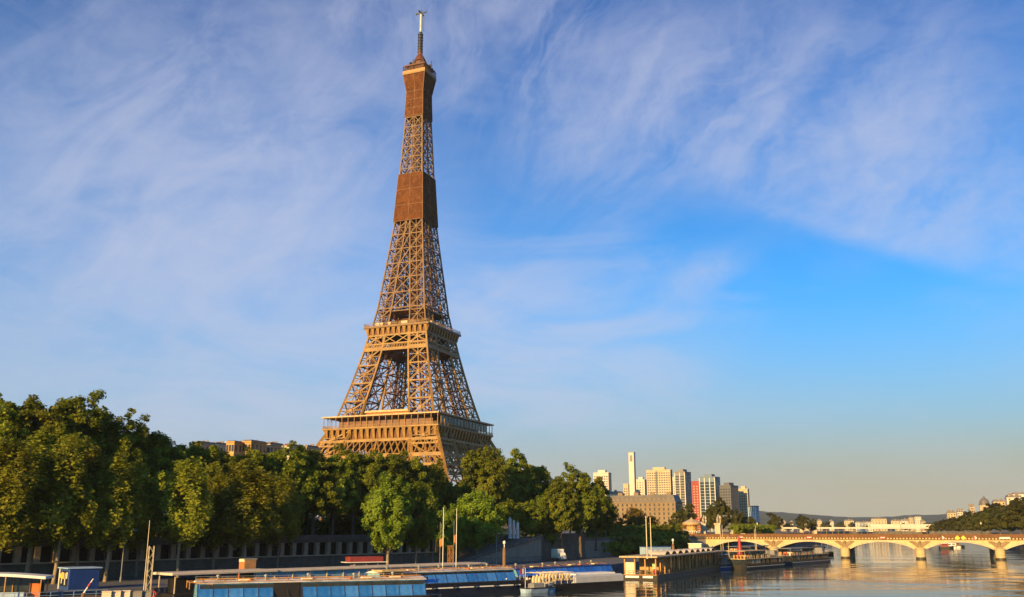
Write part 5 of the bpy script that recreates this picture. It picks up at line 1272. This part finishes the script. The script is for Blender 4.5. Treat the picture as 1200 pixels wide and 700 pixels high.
q = MB(); q.bev(-.6, 30.6, -.4, 5.4, 5.6, 5.95, .06); q.build('roof', dark_metal, t)
q = MB(); q.box(19, 27, 1, 4, 1, 5.5); q.build('cabin', mat('cabin_green', (.06, .11, .07), .5), t)
t = thing('red_cone', 'tall red cone marker standing among the moored boats before the bridge', 'marker', (*wl(868, 664), 0))
q = MB(); q.lathe([(1.7, -.4), (1.7, 1.4), (1.4, 1.6)], 14); q.build('float', black_paint, t)
q = MB(); q.lathe([(1.5, 1.6), (1.35, 2.4), (.55, 7.4), (.42, 9.6), (.1, 10.0)], 14); q.build('cone', red_paint, t)
# boats far off, under the fourth arch
for px, lab, m_ in ((1098, 'small red boat seen through the arch right of the middle one', red_paint), (1112, 'white boat seen through the arch right of the middle one', white_paint), (1131, 'larger white boat seen through the arch at the far bank', white_paint), (1148, 'dark barge seen through the arch at the far bank', black_paint)):
    Y = 640; t = thing('far_boat', lab, 'boat', (xat(px, Y), Y + (px - 1098) * .9, 0), R(-20), 'far boats under the bridge')
    hull(t, 9, 3.6, 1.4, black_paint if m_ is red_paint else m_, 2.4, None, white_paint); q = MB(); q.bev(1.2, 6.0, .5, 3.1, 1.5, 3.3, .2); q.build('cabin', m_ if m_ is not black_paint else wood, t)
    q = MB(); q.box(1.8, 5.4, .42, .5, 2.2, 2.9); q.build('window', glass_dark, t)
t = thing('far_boat', 'red roofed boat seen through the second arch behind the tour boats', 'boat', (xat(936, 480, 640), 480, 0), R(-18), 'far boats under the bridge'); hull(t, 16, 4.6, 1.5, black_paint, 3); q = MB(); q.bev(1.5, 12, .5, 4.1, 1.6, 3.6, .2); q.build('cabin', white_paint, t); q = MB(); q.bev(1.2, 12.4, .3, 4.3, 3.6, 4.3, .2); q.build('roof', red_paint, t)
# ---------------------------------------------------------------- quay furniture
def lamp_arm(label, px, Y, pytop, arms, zb=2.0, globe=False, name='street_lamp'):
    x = xat(px, Y); h = zat(pytop, Y) - zb
    t = thing(name, label, 'street lamp', (x, Y, zb), R(38), 'street lamps on the quay')
    q = MB(); q.lathe([(.22, 0), (.2, .9), (.12, 1.1), (.075, h)], 8); q.build('post', grey_metal, t)
    for z, side, ln in arms:
        q = MB(); q.tube([(0, 0, z), (side * ln * .5, 0, z + .35), (side * ln, 0, z + .4)], .05, 6); q.build('arm', grey_metal, t)
        q = MB()
        if globe: q.sphere((side * ln, 0, z + .75), .36, 10, 8)
        else: q.bev(side * ln - .45, side * ln + .45, -.2, .2, z + .3, z + .48, .06)
        q.build('lamp_head', white_paint if globe else pale_blue, t)
lamp_arm('slender grey street lamp with two arms before the pillared wall on the left', 147, 203, 606, ((12.6, 1, 1.9), (9.9, 1, 1.9), (12.6, -1, .5)))
lamp_arm('street lamp with white globes beside the bright fresh green tree', 432, 268, 598, ((11.6, -1, .8), (9.6, 1, .9), (11.0, 1, .6)), globe=True)
lamp_arm('street lamp with two flat heads left of the white flagpoles', 508, 285, 605, ((14.0, -1, 1.8), (13.8, 1, .6)))
lamp_arm('street lamp standing before the shrub belt', 710, 380, 598, ((15.5, 1, 1.0), (15.2, -1, 1.0)))
lamp_arm('thin street lamp in front of the white truck', 582, 300, 628, ((8.8, 1, .9),))
def pole(label, px, py0, py1, z, r, m_, cat='flagpole', nm='flagpole', cap=True, Y=None):
    p = Vector((xat(px, Y), Y, z)) if Y else on(px, py1, z); t = thing(nm, label, cat, p); h = zat(py0, p.y) - z
    q = MB(); q.lathe([(r * 1.6, 0), (r * 1.6, .4), (r, .5), (r * .7, h)], 8); q.build('pole', m_, t)
    if cap: q = MB(); q.sphere((0, 0, h + r), r * 1.3, 8, 6); q.build('finial', cream_paint, t)
    return t, h
t, h = pole('left one of the two tall white flagpoles below the tower', 519.5, 596, 663, 1.1, .085, white_paint, Y=222)
q = MB(); q.add([(0, .1, h * .60), (-.9, .15, h * .56), (-.75, .1, h * .46), (0, .1, h * .50)], [(0, 1, 2, 3)]); q.build('furled_flag', orange_paint, t)
t, h = pole('right one of the two tall white flagpoles below the tower', 535, 597, 662, 1.1, .085, white_paint, Y=226)
q = MB(); q.add([(0, .1, h * .66), (-.6, .15, h * .62), (-.5, .1, h * .48), (0, .1, h * .52)], [(0, 1, 2, 3)]); q.build('furled_flag', orange_paint, t)
pole('thin grey mast just left of the tall white flagpoles', 516, 612, 663, 1.1, .06, grey_metal, 'mast', 'mast', False, 223)
pole('thin grey mast between the two white flagpoles', 532, 610, 662, 1.1, .06, grey_metal, 'mast', 'mast', False, 227)
pole('left flagpole on the restaurant barge', 758.5, 607, 655, 5.6, .13, cream_paint)
pole('right flagpole on the restaurant barge', 763.5, 608, 654, 5.6, .13, cream_paint)
for px, y0, lab in ((846, 612, 'thin pale mast before the first bridge arch, left'), (848.5, 616, 'thin pale mast before the first bridge arch, middle'), (888, 616, 'tall thin mast before the eagle of the first pier'), (886.5, 620, 'short thin mast left of the eagle of the first pier'), (855, 628, 'lower mast behind the blue and white tour boat')):
    pole(lab, px, y0, 664, .5, .08, cream_paint, 'mast', 'mast', False)
# lattice masts
def lattice_mast(label, px, Y, py0, py1, zb, m_, extra=0):
    x = xat(px, Y); h = zat(py0, Y) - zb; t = thing('lattice_mast', label, 'mast', (x, Y, zb), R(30), 'lattice masts')
    q = MB(); w = .42; n = int(h / 1.2)
    for sx in (-1, 1):
        for sy in (-1, 1): q.bar((sx * w, sy * w, 0), (sx * w, sy * w, h), .08)
    for i in range(n):
        z0_, z1_ = h * i / n, h * (i + 1) / n; s = 1 if i % 2 else -1
        for sy in (-1, 1): q.bar((-s * w, sy * w, z0_), (s * w, sy * w, z1_), .05); q.bar((sy * w, -s * w, z0_), (sy * w, s * w, z1_), .05)
    q.build('lattice', m_, t)
    if extra: q = MB(); q.tube([(-w - .3, 0, 0), (-w - .3, 0, h + extra)], [.09, .05], 6); q.build('whip_pole', cream_paint, t)
lattice_mast('gold lattice mast with a tall whip pole rising above the cream awning', 179.5, 180, 640, 672, 1.1, cream_paint, 4.6)
lattice_mast('short yellow lattice mast between the white flagpoles', 528, 232, 639, 662, 1.2, gold_wood)
# mooring piles
for px, Y, py, lab in ((591, 226, 641, 'thick brown mooring pile with a white lamp behind the second glass boat'), (788, 290, 637, 'brown mooring pile with a white lamp behind the restaurant roof')):
    h = zat(py, Y); t = thing('mooring_pile', lab, 'mooring pile', (xat(px, Y), Y, -1), 0, 'mooring piles')
    q = MB(); q.lathe([(.40, 0), (.40, h - .2), (.34, h + .6), (.15, h + .9)], 12); q.build('pile', wood, t); q = MB(); q.lathe([(.1, h + .9), (.1, h + 1.6), (.32, h + 1.7), (.32, h + 2.2), (.05, h + 2.4)], 10); q.build('lamp', white_paint, t)
# white pillars by the ramp head
for i, (px, w, py, lab) in enumerate(((597.5, .55, 608, 'leftmost white pillar at the ramp head'), (602, .45, 611, 'middle white pillar at the ramp head'), (606.5, .5, 613, 'rightmost white pillar at the ramp head'))):
    Y = 326; t = thing('white_pillar', lab, 'pillar', (xat(px, Y), Y + i, 9.5)); h = zat(py, Y) - 9.5; q = MB(); q.lathe([(w + .12, 0), (w + .12, .4), (w, .5), (w, h - .3), (w * 1.15, h - .25), (w * 1.15, h)], 14); q.build('shaft', white_paint, t)
    q = MB(); q.sphere((0, 0, h + .2), .3, 8, 6); q.build('finial', white_paint, t)
# white truck
Y = 338; t = thing('box_truck', 'white box truck parked on the lower quay before the stone wall', 'truck', (xat(653, Y, 655), Y, 2.0), R(118))
q = MB(); q.bev(-2.6, 2.2, -1.15, 1.15, .95, 3.9, .06); q.build('cargo_box', white_paint, t)
q = MB(); q.slab([(-4.3, .6), (-2.7, .6), (-2.7, 2.7), (-3.5, 2.7), (-4.2, 1.7)], -1.05, 1.05); cb = q.build('cab', white_paint, t)
q = MB(); q.box(-3.6, -2.95, -1.07, 1.07, 1.75, 2.5); q.build('window', glass_dark, cb)
q = MB(); q.box(-4.2, 2.1, -.9, .9, .5, .9); q.build('chassis', black_paint, t)
q = MB(); q.tube([(0, -.13, 0), (0, .13, 0)], .45, 14); wm = q.mesh('wheel', black_paint)
for x in (-3.3, 1.2):
    for y in (-.95, .95): place(wm, 'wheel', t, (x, y, .45))
# red topped kiosk
Y = 245; t = thing('kiosk', 'small kiosk with a red fascia and thin flat canopy on the quay', 'kiosk', (xat(427, Y, 660), Y, 2.0), R(28))
q = MB(); q.bev(-3.2, 3.2, -1.4, 1.4, 0, 2.5, .05); q.build('counter', grey_metal, t); q = MB(); q.bev(-5.4, 5.4, -2.2, 2.2, 2.5, 2.65, .04); q.build('canopy', white_paint, t); q = MB(); q.bev(-4.4, 4.4, -1.7, 1.7, 2.65, 3.9, .08); q.build('fascia', kiosk_red_shaded, t)
q = MB(); q.box(-2.8, -.2, -1.45, -1.41, 1.1, 2.2); wm = q.mesh('serving_hatch', glass_dark); place(wm, 'serving_hatch', t); place(wm, 'serving_hatch', t, (3, 0, 0))
# left corner: container kiosk, canopy, lockers, crane arm
Y = 176; t = thing('container_kiosk', 'blue container kiosk with a glazed poster front on the quay', 'kiosk', (xat(79, Y, 690), Y, 2.0), R(42))
q = MB(); q.bev(0, 5.4, 0, 5.0, 0, 3.6, .05); q.build('shell', blue_paint, t)
q = MB()
for i in range(22): q.box(.2 + i * .235, .32 + i * .235, -.06, -.0, .2, 3.3)
q.build('corrugation', blue_paint, t)
q = MB(); q.box(-.05, -.01, .4, 4.6, .5, 3.2); gf = q.build('glass_front', glass_dark, t)
for i, (a, b_, z0_, z1_, m_) in enumerate(((.5, 1.2, 1.9, 3.0, cream_paint), (1.5, 1.9, .8, 2.8, sign_w), (2.4, 3.1, 1.8, 2.9, sign_y), (3.3, 3.7, 1.0, 3.0, cream_paint), (3.9, 4.5, 1.9, 2.7, sign_y))):
    q = MB(); q.box(-.09, -.055, a, b_, z0_, z1_); q.build('poster', m_, gf)
q = MB(); q.bev(-.4, 5.7, -.3, 5.3, 3.6, 3.8, .05); q.build('roof', pale_blue, t)
q = MB(); q.bev(-.14, .0, 4.7, 5.0, 0, 3.6, .02); q.build('door_post', white_paint, t)
t = thing('pontoon', 'floating pontoon deck in the lower left corner carrying canopy and lockers', 'pontoon', (-112, 126, 0), R(43))
q = MB(); q.bev(0, 64, 0, 10, -.5, 1.4, .1); q.build('float', black_paint, t); q = MB(); q.box(.1, 63.9, .1, 9.9, 1.4, 1.5); q.build('decking', wood, t)
rail(t, [(2, .4, 1.5), (60, .4, 1.5)], 1.1, pale_blue, 1.8, 'handrail', .07)
Y = 160; t = thing('canopy', 'white arched canopy over a small bar at the left edge of the photo', 'canopy', (xat(10, Y, 690), Y, 1.5), R(12))
n = 10; q = MB(); pr = [(-8 + 14 * i / n, 3.6 + .55 * math.sin(math.pi * (.25 + .75 * i / n))) for i in range(n + 1)]; q.slab(pr + [(x, z - .42) for x, z in pr[::-1]], -2.6, 2.6); q.build('canopy_roof', white_paint, t)
q = MB()
q.bar((0, 0, 0), (0, 0, 3.6), .14); pm = q.mesh('canopy_post', gold_wood)
for x in (-7.2, -3.5, 0, 5.3):
    for y in (-2.2, 2.2): place(pm, 'canopy_post', t, (x, y, 0))
q = MB(); q.bev(-3, 2.5, -.4, .6, 0, 1.1, .05); q.build('bar_counter', pale_blue, t); q = MB(); q.box(2.9, 4.4, 1.0, 2.0, 0, 2.4); q.build('shelf', orange_paint, t); q = MB(); q.box(-8, 4.8, 2.3, 2.4, 0, 3.3); q.build('wind_screen', glass_dark, t)
for i, (px, m_, lab) in enumerate(((126, roof_cream, 'left one of three cream lockers on the pontoon'), (137, roof_cream, 'middle one of three cream lockers on the pontoon'), (148, roof_cream, 'right one of three cream lockers on the pontoon'), (162, bgrey, 'left grey locker right of the cream ones'), (173, bgrey, 'right grey locker right of the cream ones'))):
    Y = 157 + i * .8; t = thing('deck_locker', lab, 'locker', (xat(px, Y, 693), Y, 1.5), R(14), 'lockers on the pontoon')
    q = MB(); q.bev(-.72, .72, -.6, .6, 0, 1.35 - .12 * (i > 2), .05); q.build('body', m_, t); q = MB(); q.bev(-.77, .77, -.66, .66, 1.37 - .12 * (i > 2), 1.5 - .12 * (i > 2), .03); q.build('lid', m_, t)
t = thing('life_ring', 'red life ring hung at the edge of the pontoon right of the lockers', 'life ring', (xat(180, 160, 694), 160, 2.3))
q = MB(); q.tube([(.42 * math.cos(i * math.pi / 8), 0, .42 * math.sin(i * math.pi / 8)) for i in range(17)], .13, 6); q.build('ring', red_paint, t); q = MB(); q.bar((0, .1, -.8), (0, .1, .5), .1); q.build('stand', grey_metal, t)
t = thing('crane_arm', 'small slanting davit with red tip beside the blue container kiosk', 'davit', (xat(98, 160, 693), 160, 1.5), R(10))
q = MB(); q.lathe([(.35, 0), (.3, .8), (.2, 1.0)], 10); q.build('base', wood, t); q = MB(); q.tube([(0, 0, .9), (1.3, 0, 3.2)], [.12, .07], 8); q.build('arm', white_paint, t); q = MB(); q.tube([(.55, 0, 1.87), (.95, 0, 2.58)], .14, 8); q.build('tip', red_paint, t)
# cars on the street
def car(label, px, Y, m_, rz):
    t = thing('parked_car', label, 'car', (xat(px, Y), Y, 9.52), rz, 'cars on the street')
    q = MB(); q.slab([(-2.1, .3), (2.1, .3), (2.15, .75), (1.2, .95), (-2.0, .95), (-2.15, .7)], -.85, .85); bo = q.build('body', m_, t)
    q = MB(); q.slab([(-1.9, .95), (1.1, .95), (.35, 1.5), (-1.4, 1.5)], -.75, .75); q.build('cabin', glass_dark, t)
    q = MB(); q.slab([(-1.4, 1.5), (.35, 1.5), (.3, 1.56), (-1.3, 1.56)], -.74, .74); q.build('roof', m_, t)
    q = MB(); q.tube([(0, -.1, 0), (0, .1, 0)], .33, 12); wm = q.mesh('wheel', black_paint)
    for x in (-1.35, 1.35):
        for y in (-.8, .8): place(wm, 'wheel', t, (x, y, .33))
for px, m_, lab in ((339, white_paint, 'white car on the street above the pillared wall'), (420, grey_metal, 'grey car on the street behind the globed lamp'), (472, red_paint, 'red car on the street behind the bright green tree')):
    x, y = onrow(px, 17); car(lab, px, y, m_, math.atan2(.79, .61))
# ---------------------------------------------------------------- air
hz = bpy.data.materials.new('air'); hz.use_nodes = True; t = NT(hz.node_tree); t.n.clear()
o = t.new('ShaderNodeOutputMaterial'); v = t.new('ShaderNodeVolumePrincipled'); t.l.new(v.outputs[0], o.inputs['Volume'])
v.inputs['Color'].default_value = (0.62, 0.74, 0.92, 1); v.inputs['Density'].default_value = 0.000045; v.inputs['Anisotropy'].default_value = 0.0
q = MB(); q.box(-8500, 8500, -2000, 11000, -2.2, 352)
h = q.build('haze', hz); tag(h, kind='stuff')
